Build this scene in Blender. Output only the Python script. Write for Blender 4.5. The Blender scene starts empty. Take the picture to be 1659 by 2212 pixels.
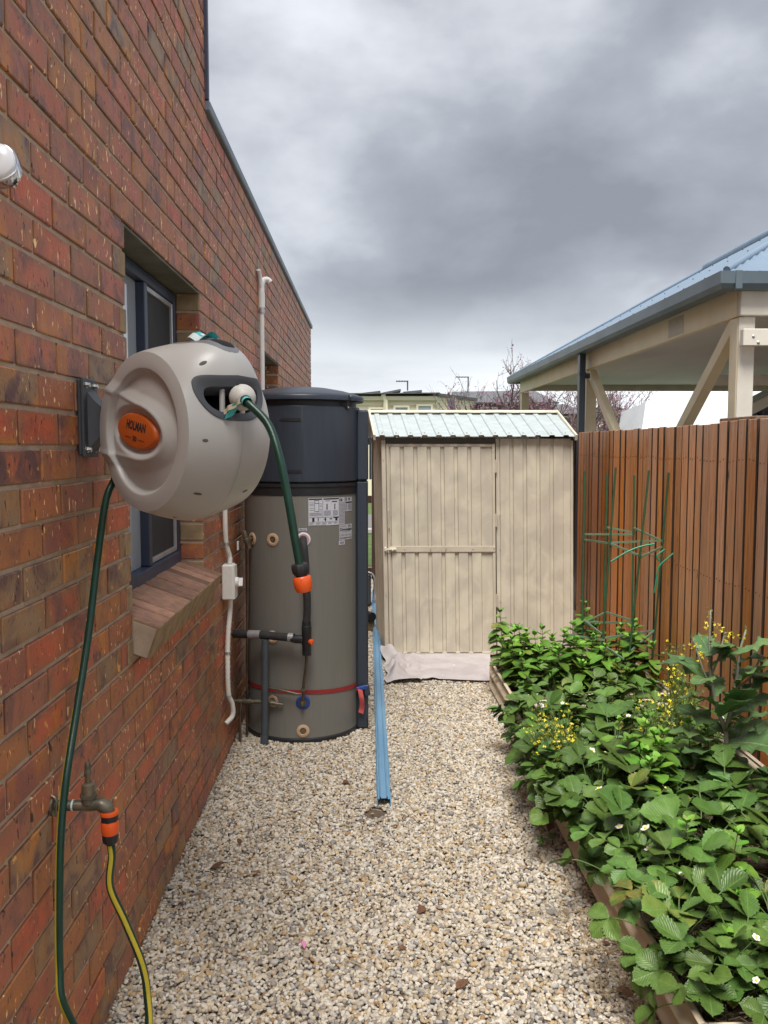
import bpy, math, random
from mathutils import Vector, Matrix, Euler, noise as mnoise
R = math.radians
PI = math.pi
rnd = random.Random(7)
scene = bpy.context.scene
COL = scene.collection

# ---------------------------------------------------------------- camera
camd = bpy.data.cameras.new('camera')
cam = bpy.data.objects.new('camera', camd)
COL.objects.link(cam)
camd.sensor_fit = 'VERTICAL'
camd.sensor_height = 34.6
camd.lens = 34.6 * 1850.0 / 2212.0
camd.clip_start = 0.05
camd.clip_end = 2000
CAMLOC = Vector((0, 0, 1.65))
cam.location = CAMLOC
cam.rotation_euler = (R(90 - 4.358), 0, R(-1.068))
scene.camera = cam
scene.render.resolution_x = 768
scene.render.resolution_y = 1024

# ---------------------------------------------------------------- exposure
vs = scene.view_settings
vs.view_transform = 'Standard'
vs.look = 'None'
vs.exposure = 1.64
vs.gamma = 1.0
vs.use_curve_mapping = False

# ---------------------------------------------------------------- world: overcast sky
SUN_EL, SUN_AZ = 62.0, 189.0      # azimuth clockwise from +Y (camera looks along +Y)
world = bpy.data.worlds.new('World')
scene.world = world
world.use_nodes = True
wt = world.node_tree
wt.nodes.clear()

class NT:
    def __init__(s, tree): s.t = tree
    def n(s, typ, **kw):
        nd = s.t.nodes.new(typ)
        for k, v in kw.items():
            if k.startswith('i_'):
                key = k[2:]
                key = int(key) if key.isdigit() else key.replace('_', ' ')
                s.set(nd, key, v)
            else:
                setattr(nd, k, v)
        return nd
    def set(s, nd, key, v):
        inp = nd.inputs[key]
        if isinstance(v, bpy.types.NodeSocket): s.t.links.new(v, inp)
        elif isinstance(v, bpy.types.Node): s.t.links.new(v.outputs[0], inp)
        else: inp.default_value = v
    def math(s, op, a, b=None, c=None, clamp=False):
        nd = s.t.nodes.new('ShaderNodeMath'); nd.operation = op; nd.use_clamp = clamp
        for i, v in enumerate((a, b, c)):
            if v is not None: s.set(nd, i, v)
        return nd.outputs[0]
    def vmath(s, op, a, b=None):
        nd = s.t.nodes.new('ShaderNodeVectorMath'); nd.operation = op
        s.set(nd, 0, a)
        if b is not None: s.set(nd, 1, b)
        return nd.outputs[0]
    def mix(s, fac, a, b, blend='MIX'):
        nd = s.t.nodes.new('ShaderNodeMix'); nd.data_type = 'RGBA'; nd.blend_type = blend
        s.set(nd, 0, fac); s.set(nd, 6, c4(a)); s.set(nd, 7, c4(b))
        return nd.outputs[2]
    def noise(s, vec, scale, detail=4, rough=.55, dist=0, dim='3D'):
        nd = s.t.nodes.new('ShaderNodeTexNoise'); nd.noise_dimensions = dim
        if vec is not None: s.set(nd, 'Vector', vec)
        s.set(nd, 'Scale', scale); s.set(nd, 'Detail', detail); s.set(nd, 'Roughness', rough); s.set(nd, 'Distortion', dist)
        return nd.outputs[0]
    def ramp(s, fac, stops, interp='LINEAR'):
        nd = s.t.nodes.new('ShaderNodeValToRGB'); cr = nd.color_ramp; cr.interpolation = interp
        while len(cr.elements) < len(stops): cr.elements.new(.5)
        for e, (p, c) in zip(cr.elements, stops):
            e.position = p; e.color = c4(c)
        s.set(nd, 0, fac)
        return nd.outputs[0]
    def step(s, fac, lo, hi):
        nd = s.t.nodes.new('ShaderNodeMapRange'); nd.clamp = True
        s.set(nd, 0, fac); s.set(nd, 1, lo); s.set(nd, 2, hi); s.set(nd, 3, 0.0); s.set(nd, 4, 1.0)
        return nd.outputs[0]
    def link(s, a, b): s.t.links.new(a, b)

def c4(c):
    if isinstance(c, (bpy.types.NodeSocket, bpy.types.Node)): return c
    if isinstance(c, (int, float)): return (c, c, c, 1)
    return tuple(c) if len(c) == 4 else (c[0], c[1], c[2], 1)

w = NT(wt)
tc = w.n('ShaderNodeTexCoord')
sep = w.n('ShaderNodeSeparateXYZ', i_0=tc.outputs['Generated'])
zc = w.math('MAXIMUM', sep.outputs[2], 0.0)
# billowing overcast: noise on the sky sphere itself, a little flattened
pl = w.vmath('MULTIPLY', tc.outputs['Generated'], (1.0, 1.0, 1.75))
CLOUD_SHIFT = (27.5, 24.0, 23.0)
pv = w.vmath('ADD', pl, CLOUD_SHIFT)
big = w.noise(pv, 1.7, 2, .5, .2)
med = w.noise(pv, 4.2, 5, .5, .12)
fine = w.noise(pv, 11.0, 5, .5, .2)
dens = w.math('ADD', w.math('MULTIPLY', big, .54), w.math('ADD', w.math('MULTIPLY', med, .35), w.math('MULTIPLY', fine, .11)))
cloud = w.ramp(dens, [(.36, (.145, .155, .175)), (.45, (.215, .227, .252)), (.515, (.315, .328, .353)), (.575, (.41, .42, .445)), (.68, (.55, .56, .58))])
# the deck thins towards the horizon all the way round
hor = w.math('POWER', w.math('SUBTRACT', 1.0, w.step(zc, 0.0, .19)), 1.35)
hn = w.step(w.noise(w.vmath('MULTIPLY', tc.outputs['Generated'], (1, 1, 4.0)), 3.2, 5, .55, .3), .30, .66)
hz = w.math('MULTIPLY', hor, w.math('ADD', .62, w.math('MULTIPLY', hn, .6)), clamp=True)
cloud2 = w.mix(hz, cloud, (.70, .73, .755))
sky = w.n('ShaderNodeTexSky', sky_type='NISHITA', sun_disc=False, sun_elevation=R(SUN_EL), sun_rotation=R(SUN_AZ), air_density=1.0, dust_density=1.5)
skyc = w.mix(1.0, sky.outputs[0], (.10, .10, .10), 'MULTIPLY')
open_ = w.math('MULTIPLY', w.step(dens, .60, .74), .35)
open2 = w.math('ADD', open_, .06, clamp=True)
fin = w.mix(open2, cloud2, skyc)
bg = w.n('ShaderNodeBackground', i_0=fin, i_1=0.67)
wo = w.n('ShaderNodeOutputWorld', i_0=bg.outputs[0])

# ---------------------------------------------------------------- sun behind the cloud
sund = bpy.data.lights.new('sun', 'SUN')
sund.energy = 1.5
sund.angle = R(28)
sund.color = (1.0, .965, .91)
sun = bpy.data.objects.new('sun', sund)
COL.objects.link(sun)
sdir = Vector((math.sin(R(SUN_AZ)) * math.cos(R(SUN_EL)), math.cos(R(SUN_AZ)) * math.cos(R(SUN_EL)), math.sin(R(SUN_EL))))
sun.rotation_euler = sdir.to_track_quat('Z', 'Y').to_euler()
sun.location = (0, 0, 20)

# ---------------------------------------------------------------- mesh helpers
V = Vector
def lerp(a, b, t): return a + (b - a) * t
def sst(x, a, b):
    t = max(0, min(1, (x - a) / (b - a))); return t * t * (3 - 2 * t)
def nz(x, y=0, z=0): return mnoise.noise(V((x, y, z)))

class MB:
    def __init__(s): s.v = []; s.f = []; s.m = []; s.uv = None
    def add(s, vs, fs, mi=0):
        o = len(s.v); s.v += [tuple(p) for p in vs]
        s.f += [tuple(i + o for i in f) for f in fs]; s.m += [mi] * len(fs)
        return s
    def box(s, x0, x1, y0, y1, z0, z1, mi=0):
        return s.add([(x0,y0,z0),(x1,y0,z0),(x1,y1,z0),(x0,y1,z0),(x0,y0,z1),(x1,y0,z1),(x1,y1,z1),(x0,y1,z1)],
              [(3,2,1,0),(4,5,6,7),(0,1,5,4),(1,2,6,5),(2,3,7,6),(3,0,4,7)], mi)
    def cbox(s, x0, x1, y0, y1, z0, z1, c=.004, mi=0):
        vs, fs = cbox_data(x0, x1, y0, y1, z0, z1, c)
        return s.add(vs, fs, mi)
    def obox(s, p, ax, ay, az, hx, hy, hz, c=0, mi=0):
        if c: vs, fs = cbox_data(-hx, hx, -hy, hy, -hz, hz, c)
        else:
            b = MB().box(-hx, hx, -hy, hy, -hz, hz); vs, fs = b.v, b.f
        p = V(p); ax = V(ax); ay = V(ay); az = V(az)
        return s.add([p + ax * q[0] + ay * q[1] + az * q[2] for q in vs], fs, mi)
    def beam(s, a, b, wx, wz, up=(0,0,1), c=0, mi=0):
        a = V(a); b = V(b); d = b - a; L = d.length; d.normalize()
        up = V(up)
        sx = d.cross(up).normalized(); u2 = sx.cross(d).normalized()
        return s.obox((a + b) / 2, sx, d, u2, wx / 2, L / 2, wz / 2, c, mi)
    def tube(s, pts, r, n=8, cap=True, mi=0, flat=None):
        pts = [V(p) for p in pts]; k = len(pts)
        rs = r if isinstance(r, (list, tuple)) else [r] * k
        vs = []; nrm = None
        for i, p in enumerate(pts):
            t = (pts[min(i + 1, k - 1)] - pts[max(i - 1, 0)]).normalized()
            if nrm is None:
                nrm = t.orthogonal().normalized() if abs(t.z) < .99 else V((1, 0, 0))
            nrm = (nrm - t * nrm.dot(t)).normalized()
            bn = t.cross(nrm)
            for j in range(n):
                a = 2 * PI * j / n
                vs.append(p + (nrm * math.cos(a) + bn * math.sin(a)) * rs[i])
        fs = []
        for i in range(k - 1):
            for j in range(n):
                a = i * n + j; b = i * n + (j + 1) % n
                fs.append((a, b, b + n, a + n))
        if cap:
            fs.append(tuple(range(n - 1, -1, -1))); fs.append(tuple(range((k - 1) * n, k * n)))
        return s.add(vs, fs, mi)
    def lathe(s, prof, p=(0,0,0), axis=(0,0,1), n=24, mi=0, capa=True, capb=True, rib=None, a0=0):
        p = V(p); t = V(axis).normalized()
        e1 = V((1, 0, 0)) if abs(t.x) < .9 else V((0, 1, 0))
        e1 = (e1 - t * e1.dot(t)).normalized(); e2 = t.cross(e1)
        vs = []
        for (r, h) in prof:
            for j in range(n):
                a = 2 * PI * j / n + a0
                rr = r * (1 + (rib[0] * (1 if (j // rib[1]) % 2 else 0) if rib else 0))
                vs.append(p + t * h + (e1 * math.cos(a) + e2 * math.sin(a)) * rr)
        fs = []
        for i in range(len(prof) - 1):
            for j in range(n):
                a = i * n + j; b = i * n + (j + 1) % n
                fs.append((a, b, b + n, a + n))
        if capa: fs.append(tuple(range(n - 1, -1, -1)))
        if capb: fs.append(tuple(range((len(prof) - 1) * n, len(prof) * n)))
        return s.add(vs, fs, mi)
    def grid(s, fn, nu, nv, closeu=False, mi=0, skip=None):
        vs = [fn(i / nu, j / nv) for j in range(nv + 1) for i in range(nu if closeu else nu + 1)]
        W = nu if closeu else nu + 1
        fs = []
        for j in range(nv):
            for i in range(nu):
                if skip and skip((i + .5) / nu, (j + .5) / nv): continue
                a = j * W + i; b = j * W + (i + 1) % W if closeu else a + 1
                fs.append((a, b, b + W, a + W))
        return s.add(vs, fs, mi)
    def prism(s, poly, y0, y1, mi=0, axis='y'):
        n = len(poly)
        if axis == 'y': f = lambda p, t: (p[0], t, p[1])
        elif axis == 'x': f = lambda p, t: (t, p[0], p[1])
        else: f = lambda p, t: (p[0], p[1], t)
        vs = [f(p, y0) for p in poly] + [f(p, y1) for p in poly]
        fs = [(i, (i + 1) % n, n + (i + 1) % n, n + i) for i in range(n)]
        fs += [tuple(range(n - 1, -1, -1)), tuple(range(n, 2 * n))]
        return s.add(vs, fs, mi)
    def sheet(s, prof, y0, y1, th, mi=0, axis='y'):
        """a thin bent sheet: open profile (x,z) swept along an axis, with thickness"""
        n = len(prof); off = []
        for i in range(n):
            a = V(prof[max(i - 1, 0)]); b = V(prof[min(i + 1, n - 1)]); d = b - a
            if d.length < 1e-9: d = V((1, 0))
            d.normalize(); off.append((prof[i][0] - d[1] * th, prof[i][1] + d[0] * th))
        return s.prism(list(prof) + off[::-1], y0, y1, mi, axis)
    def xf(s, fn):
        s.v = [tuple(fn(V(p))) for p in s.v]; return s
    def join(s, o, mi=None):
        k = len(s.v); s.v += o.v; s.f += [tuple(i + k for i in f) for f in o.f]
        s.m += (o.m if mi is None else [mi] * len(o.f)); return s
    def mesh(s, name, mats, shift=(0,0,0), smooth=None):
        me = bpy.data.meshes.new(name)
        sx, sy, sz = shift
        me.from_pydata([(a - sx, b - sy, c - sz) for a, b, c in s.v], [], s.f)
        for mm in (mats if isinstance(mats, (list, tuple)) else [mats]): me.materials.append(mm)
        if any(s.m): me.polygons.foreach_set('material_index', s.m)
        if s.uv:
            ul = me.uv_layers.new(name='UVMap')
            li = 0
            for f in s.f:
                for i in f:
                    ul.data[li].uv = s.uv[i]; li += 1
        if smooth is not None:
            me.polygons.foreach_set('use_smooth', [True] * len(me.polygons))
            if smooth < 179: me.set_sharp_from_angle(angle=R(smooth))
        me.update()
        return me

def cbox_data(x0, x1, y0, y1, z0, z1, c):
    X = (x0, x1); Y = (y0, y1); Z = (z0, z1); vs = []; idx = {}
    for i in (0, 1):
        for j in (0, 1):
            for k in (0, 1):
                sx = c if i == 0 else -c; sy = c if j == 0 else -c; sz = c if k == 0 else -c
                for ax in range(3):
                    p = [X[i] + sx, Y[j] + sy, Z[k] + sz]; p[ax] = (X[i], Y[j], Z[k])[ax]
                    idx[(i, j, k, ax)] = len(vs); vs.append(tuple(p))
    I = idx; fs = []
    fs.append((I[0,0,0,0], I[0,0,1,0], I[0,1,1,0], I[0,1,0,0])); fs.append((I[1,0,0,0], I[1,1,0,0], I[1,1,1,0], I[1,0,1,0]))
    fs.append((I[0,0,0,1], I[1,0,0,1], I[1,0,1,1], I[0,0,1,1])); fs.append((I[0,1,0,1], I[0,1,1,1], I[1,1,1,1], I[1,1,0,1]))
    fs.append((I[0,0,0,2], I[0,1,0,2], I[1,1,0,2], I[1,0,0,2])); fs.append((I[0,0,1,2], I[1,0,1,2], I[1,1,1,2], I[0,1,1,2]))
    for k in (0, 1):
        for j in (0, 1): fs.append((I[0,j,k,1], I[1,j,k,1], I[1,j,k,2], I[0,j,k,2]) if (j ^ k) else (I[0,j,k,2], I[1,j,k,2], I[1,j,k,1], I[0,j,k,1]))
        for i in (0, 1): fs.append((I[i,0,k,2], I[i,1,k,2], I[i,1,k,0], I[i,0,k,0]) if (i ^ k) else (I[i,0,k,0], I[i,1,k,0], I[i,1,k,2], I[i,0,k,2]))
    for i in (0, 1):
        for j in (0, 1): fs.append((I[i,j,0,0], I[i,j,1,0], I[i,j,1,1], I[i,j,0,1]) if (i ^ j) else (I[i,j,0,1], I[i,j,1,1], I[i,j,1,0], I[i,j,0,0]))
    for i in (0, 1):
        for j in (0, 1):
            for k in (0, 1):
                t = (I[i,j,k,0], I[i,j,k,1], I[i,j,k,2])
                fs.append(t if (i + j + k) % 2 else t[::-1])
    return vs, fs

BASE = {}
def thing(name, label, cat, base=(0,0,0), group=None, rz=0):
    o = bpy.data.objects.new(name, None)
    o.empty_display_size = .05
    COL.objects.link(o)
    o.location = base; o.rotation_euler = (0, 0, rz)
    o['label'] = label; o['category'] = cat
    if group: o['group'] = group
    BASE[o.name] = V(base)
    return o
def part(name, mb, mats, parent, smooth=None, label=None, kind=None):
    b = BASE[parent.name]
    o = bpy.data.objects.new(name, mb.mesh(name, mats, b, smooth))
    COL.objects.link(o); o.parent = parent; BASE[o.name] = b
    if label: o['label'] = label
    if kind: o['kind'] = kind
    return o
def solo(name, mb, mats, label, cat, base=(0,0,0), group=None, smooth=None, kind=None):
    o = bpy.data.objects.new(name, mb.mesh(name, mats, base, smooth))
    COL.objects.link(o); o.location = base; BASE[o.name] = V(base)
    if label: o['label'] = label
    if cat: o['category'] = cat
    if group: o['group'] = group
    if kind: o['kind'] = kind
    return o
def struct(name, mb, mats, smooth=None):
    return solo(name, mb, mats, None, None, smooth=smooth, kind='structure')
def inst(name, me, parent, loc=(0,0,0), rot=(0,0,0), sc=1.0):
    """a part that shares mesh data; loc is local to the thing"""
    o = bpy.data.objects.new(name, me)
    COL.objects.link(o); o.parent = parent
    o.location = loc; o.rotation_euler = rot
    o.scale = (sc, sc, sc) if isinstance(sc, (int, float)) else sc
    BASE[o.name] = BASE[parent.name] if parent else V(loc)
    return o
def text_mb(s, size, bold=0.0, th=0):
    cu = bpy.data.curves.new('lettering', 'FONT')
    cu.body = s; cu.size = size; cu.offset = bold; cu.resolution_u = 3
    ob = bpy.data.objects.new('lettering', cu); COL.objects.link(ob)
    dg = bpy.context.evaluated_depsgraph_get()
    me = bpy.data.meshes.new_from_object(ob.evaluated_get(dg))
    mb = MB(); mb.add([v.co.copy() for v in me.vertices], [tuple(p.vertices) for p in me.polygons])
    bpy.data.objects.remove(ob); bpy.data.curves.remove(cu); bpy.data.meshes.remove(me)
    xs = [p[0] for p in mb.v]; mb.w = max(xs) - min(xs); x0 = min(xs)
    mb.v = [(p[0] - x0, p[1], p[2]) for p in mb.v]
    return mb
def bez(pts, n=40):
    """Catmull-Rom through points"""
    P = [V(p) for p in pts]; P = [P[0] * 2 - P[1]] + P + [P[-1] * 2 - P[-2]]
    out = []; k = len(P) - 3
    for i in range(k):
        m = max(2, n // k)
        for j in range(m):
            t = j / m
            a, b, c, d = P[i:i + 4]
            out.append(.5 * ((2 * b) + (c - a) * t + (2 * a - 5 * b + 4 * c - d) * t * t + (3 * b - a - 3 * c + d) * t ** 3))
    out.append(P[-2]); return out

# ---------------------------------------------------------------- materials
def newmat(name):
    m = bpy.data.materials.new(name); m.use_nodes = True
    t = m.node_tree; t.nodes.clear()
    w = NT(t)
    bs = w.n('ShaderNodeBsdfPrincipled'); out = w.n('ShaderNodeOutputMaterial')
    t.links.new(bs.outputs[0], out.inputs[0])
    return m, w, bs
def mat(name, c1, rough=.6, c2=None, scale=8, detail=5, lohi=(.38, .64), stretch=None, bump=0, bscale=80, metal=0, spec=.5, coat=0,
        spots=None, spot_scale=40, spot_th=.66, rand=0, rvar=.08, coord='Object', bdist=.002, trans=0):
    m, w, bs = newmat(name)
    tc = w.n('ShaderNodeTexCoord'); vec = tc.outputs[coord]
    oi = None
    if rand:
        oi = w.n('ShaderNodeObjectInfo')
        off = w.n('ShaderNodeCombineXYZ', i_0=w.math('MULTIPLY', oi.outputs['Random'], 31.0), i_1=w.math('MULTIPLY', oi.outputs['Random'], 57.0), i_2=w.math('MULTIPLY', oi.outputs['Random'], 13.0))
        vec = w.vmath('ADD', vec, off.outputs[0])
    sv = w.vmath('MULTIPLY', vec, stretch) if stretch else vec
    col = c4(c1)
    nzv = w.noise(sv, scale, detail)
    if c2 is not None: col = w.mix(w.step(nzv, *lohi), c1, c2)
    if spots is not None:
        sn = w.noise(sv, spot_scale, 3, .6)
        col = w.mix(w.math('MULTIPLY', w.step(sn, spot_th, spot_th + .05), .85), col, spots)
    if rand:
        hsv = w.n('ShaderNodeHueSaturation', i_Value=w.math('ADD', 1 - rand * .5, w.math('MULTIPLY', oi.outputs['Random'], rand)), i_Color=col)
        col = hsv.outputs[0]
    w.set(bs, 'Base Color', col)
    w.set(bs, 'Roughness', w.math('ADD', rough - rvar / 2, w.math('MULTIPLY', nzv, rvar), clamp=True))
    bs.inputs['Metallic'].default_value = metal
    bs.inputs['Specular IOR Level'].default_value = spec
    if coat: bs.inputs['Coat Weight'].default_value = coat
    if bump:
        bn = w.noise(sv, bscale, 4, .6)
        b = w.n('ShaderNodeBump', i_Strength=bump, i_Distance=bdist, i_Height=bn)
        w.set(bs, 'Normal', b.outputs[0])
    if trans:
        tr = w.n('ShaderNodeBsdfTranslucent'); w.set(tr, 0, col)
        mx = w.n('ShaderNodeMixShader', i_0=trans); w.link(bs.outputs[0], mx.inputs[1]); w.link(tr.outputs[0], mx.inputs[2])
        out = [n for n in w.t.nodes if n.type == 'OUTPUT_MATERIAL'][0]
        w.link(mx.outputs[0], out.inputs[0])
    return m

# ================================================================ SETTING
M_earth = mat('earth', (.16, .12, .085), .95, (.10, .075, .05), 6, bump=.6, bscale=60, bdist=.01)
M_lawn = mat('lawn', (.07, .13, .03), .9, (.12, .17, .05), 3, bump=.5, bscale=200, bdist=.02)
M_road = mat('asphalt', (.20, .20, .195), .9, (.16, .16, .155), 3)
g = MB(); g.add([(-400, -60, -.012), (400, -60, -.012), (400, 900, -.012), (-400, 900, -.012)], [(0, 1, 2, 3)])
struct('ground', g, M_earth)
g = MB(); g.add([(-60, 11.9, -.008), (60, 11.9, -.008), (60, 16.3, -.008), (-60, 16.3, -.008)], [(0, 1, 2, 3)])
struct('lawn', g, M_lawn)
g = MB(); g.add([(-60, 16.35, -.008), (60, 16.35, -.008), (60, 21, -.008), (-60, 21, -.008)], [(0, 1, 2, 3)])
struct('road', g, M_road)
g = MB(); g.cbox(-60, 60, 16.2, 16.35, -.01, .1, .02)
struct('kerb', g, mat('kerb_concrete', (.45, .44, .42), .9, (.36, .35, .33), 4))
g = MB(); g.add([(-60, 21.0, -.006), (60, 21.0, -.006), (60, 60, -.006), (-60, 60, -.006)], [(0, 1, 2, 3)])
struct('lawn', g, M_lawn)

# ---------------------------------------------------------------- brick house
WX = -.75                       # outer face of the brickwork
CH, BL = .086, .24              # course height, brick + joint
Z0 = 1.649 - 20 * CH            # a bed joint
def joint0(k): return .183 if (k % 2 == 0) else .063
m, wn, bs = newmat('brick_clay')
geo = wn.n('ShaderNodeNewGeometry')
sp = wn.n('ShaderNodeSeparateXYZ', i_0=geo.outputs['Position'])
rowf = wn.math('DIVIDE', wn.math('SUBTRACT', sp.outputs[2], Z0), CH)
row = wn.math('FLOOR', rowf)
par = wn.math('ABSOLUTE', wn.math('MODULO', row, 2.0))
yoff = wn.math('ADD', .183, wn.math('MULTIPLY', par, -.12))
colf = wn.math('DIVIDE', wn.math('SUBTRACT', sp.outputs[1], yoff), BL)
cl = wn.math('FLOOR', colf)
idv = wn.n('ShaderNodeCombineXYZ', i_0=row, i_1=cl, i_2=4.7)
wnz = wn.n('ShaderNodeTexWhiteNoise', noise_dimensions='3D', i_Vector=idv.outputs[0])
rv = wnz.outputs['Value']; rc = wn.n('ShaderNodeSeparateColor', i_0=wnz.outputs['Color'])
base = wn.ramp(rv, [(0, (.37, .142, .095)), (.14, (.35, .142, .085)), (.28, (.27, .105, .080)), (.40, (.44, .132, .084)), (.52, (.36, .158, .082)),
                    (.64, (.31, .132, .092)), (.74, (.385, .138, .092)), (.82, (.27, .18, .112)), (.90, (.36, .132, .088)), (.97, (.255, .165, .102))], 'CONSTANT')
ov = wn.n('ShaderNodeCombineXYZ', i_0=wn.math('MULTIPLY', rc.outputs[0], 17.), i_1=wn.math('MULTIPLY', rc.outputs[1], 23.), i_2=wn.math('MULTIPLY', rc.outputs[2], 9.))
pv_ = wn.vmath('ADD', geo.outputs['Position'], ov.outputs[0])
fy = wn.math('ABSOLUTE', wn.math('SUBTRACT', wn.math('FRACT', colf), .5)); fz = wn.math('ABSOLUTE', wn.math('SUBTRACT', wn.math('FRACT', rowf), .5))
blot = wn.noise(pv_, 11, 5, .6, .6)
wob = wn.math('MULTIPLY', wn.math('SUBTRACT', wn.noise(pv_, 16, 4, .6), .5), .42)
edge = wn.math('MAXIMUM', wn.step(wn.math('ADD', fy, wob), .28, .50), wn.step(wn.math('ADD', fz, wob), .18, .48))
# kiln-flashed brown margin, smoky purple clouds, warm ochre blush
c = wn.mix(wn.math('MULTIPLY', edge, wn.math('ADD', .35, wn.math('MULTIPLY', rc.outputs[2], .6))), base, (.225, .130, .078))
smoke = wn.noise(wn.vmath('ADD', pv_, (1, 8, 2)), 9, 5, .6, .8)
c = wn.mix(wn.math('MULTIPLY', wn.step(smoke, .47, .63), wn.math('MULTIPLY', rc.outputs[0], 1.0)), c, (.115, .066, .064))
blot2 = wn.noise(wn.vmath('ADD', pv_, (5, 3, 1)), 9, 4, .55, .4)
c = wn.mix(wn.math('MULTIPLY', wn.step(blot2, .50, .66), wn.math('MULTIPLY', rc.outputs[1], .85)), c, (.45, .20, .070))
# buff flecks, scattered and dragged vertically
fv = wn.vmath('MULTIPLY', pv_, (1, 1.35, .60))
fl = wn.noise(fv, 52, 2, .5, .3)
amt = wn.math('ADD', .635, wn.math('MULTIPLY', rc.outputs[0], .09))
c = wn.mix(wn.step(fl, amt, wn.math('ADD', amt, .03)), c, (.80, .55, .30))
big_f = wn.noise(wn.vmath('ADD', fv, (2, 7, 3)), 19, 5, .7, .9)
c = wn.mix(wn.math('MULTIPLY', wn.step(big_f, .62, .70), wn.step(rc.outputs[2], .45, .7)), c, (.64, .37, .14))
# iron spots
bk = wn.noise(wn.vmath('ADD', fv, (9, 1, 5)), 58, 2, .5, .4)
c = wn.mix(wn.math('MULTIPLY', wn.step(bk, .655, .69), .85), c, (.022, .018, .022))
c = wn.n('ShaderNodeHueSaturation', i_Hue=.500, i_Saturation=1.10, i_Value=1.30, i_Color=c).outputs[0]
wn.set(bs, 'Base Color', c)
wn.set(bs, 'Roughness', wn.math('ADD', .34, wn.math('MULTIPLY', blot, .3)))
bs.inputs['Specular IOR Level'].default_value = .35
hgt = wn.math('ADD', wn.noise(pv_, 150, 4, .6), wn.math('MULTIPLY', wn.noise(pv_, 28, 3), 1.4))
wn.set(bs, 'Normal', wn.n('ShaderNodeBump', i_Strength=.55, i_Distance=.003, i_Height=hgt).outputs[0])
M_brick = m
M_mortar = mat('mortar', (.56, .445, .33), .95, (.44, .345, .25), 14, bump=.9, bscale=220, bdist=.003, coord='Object')
M_buffbrick = mat('brick_buff_end', (.37, .26, .145), .85, (.26, .18, .10), 18, bump=.6, bscale=180, spots=(.05, .035, .025), spot_scale=60, spot_th=.68)
M_sill = mat('brick_sill', (.31, .165, .105), .8, (.21, .115, .08), 34, bump=.5, bscale=220, spots=(.55, .45, .32), spot_scale=70, spot_th=.70, rand=.9)
M_navy = mat('navy_aluminium', (.038, .052, .092), .42, (.03, .04, .07), 6, spec=.5)
M_navyflash = mat('navy_flashing', (.05, .06, .10), .4, (.04, .05, .085), 5)
M_greycap = mat('grey_blue_capping', (.20, .25, .30), .45, (.15, .19, .235), 4)
M_silver = mat('silver_alloy', (.62, .63, .64), .35, (.5, .51, .52), 9, metal=.6)
M_lintel = mat('lintel_board', (.165, .17, .14), .85, (.12, .125, .10), 7)
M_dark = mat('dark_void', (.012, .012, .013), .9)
M_curtain = mat('pale_blind', (.60, .63, .66), .8, (.52, .55, .58), 4)

house = thing('brick_house', 'red brown brick house with two recessed windows along the left of the gravel path', 'house', (WX, 5.0, 0))
HTOP, HSTEP, HEND = Z0 + 38 * CH, 4.10, 11.44
HIGH = Z0 + 60 * CH
WINS = [(2.703, 3.903), (6.063, 7.263)]
WZ0, WZ1 = Z0 + 12 * CH, Z0 + 28 * CH     # sill underside .961, head 2.337
YS = -1.2
# mortar core, recessed behind the brick faces
mo = MB(); xa, xb = WX - .112, WX - .0062
def core(y0, y1, z0, z1): mo.box(xa, xb, y0, y1, z0, z1)
edges = [YS] + [e for w_ in WINS for e in (w_[0] - .002, w_[1] + .002)] + [HEND - .01]
for a, b in zip(edges[::2], edges[1::2]): core(a, b, -.1, HTOP - .004)
for a, b in WINS:
    core(a - .002, b + .002, -.1, WZ0 + .03); core(a - .002, b + .002, WZ1 + .008, HTOP - .004)
core(YS, HSTEP - .012, HTOP - .004, HIGH)
part('mortar_wall', mo, M_mortar, house)
# inner leaf, side and rear walls and roofs: the house is a solid volume
inn = MB()
inn.box(WX - .36, xa - .004, YS, WINS[0][0] - .05, -.1, HTOP - .01); inn.box(WX - .36, xa - .004, WINS[0][1] + .05, WINS[1][0] - .05, -.1, HTOP - .01)
inn.box(WX - .36, xa - .004, WINS[1][1] + .05, HEND - .03, -.1, HTOP - .01)
for a, b in WINS:
    inn.box(WX - .36, xa - .004, a - .05, b + .05, -.1, WZ0 + .06); inn.box(WX - .36, xa - .004, a - .05, b + .05, WZ1 + .03, HTOP - .01)
inn.box(WX - 8, WX - .36, HEND - .2, HEND - .03, -.1, HTOP - .01); inn.box(WX - 8, WX - .36, YS, YS + .15, -.1, HIGH)
inn.box(WX - 8, xa - .002, YS, HSTEP - .03, HTOP + .02, HIGH - .02); inn.box(WX - 8.2, WX - 8, YS, HEND - .03, -.1, HTOP)
inn.box(WX - 2.2, WX - 2.1, YS + .15, HEND - .2, -.1, HTOP - .01)
part('inner_wall', inn, mat('plaster', (.42, .40, .38), .9), house)
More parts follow.
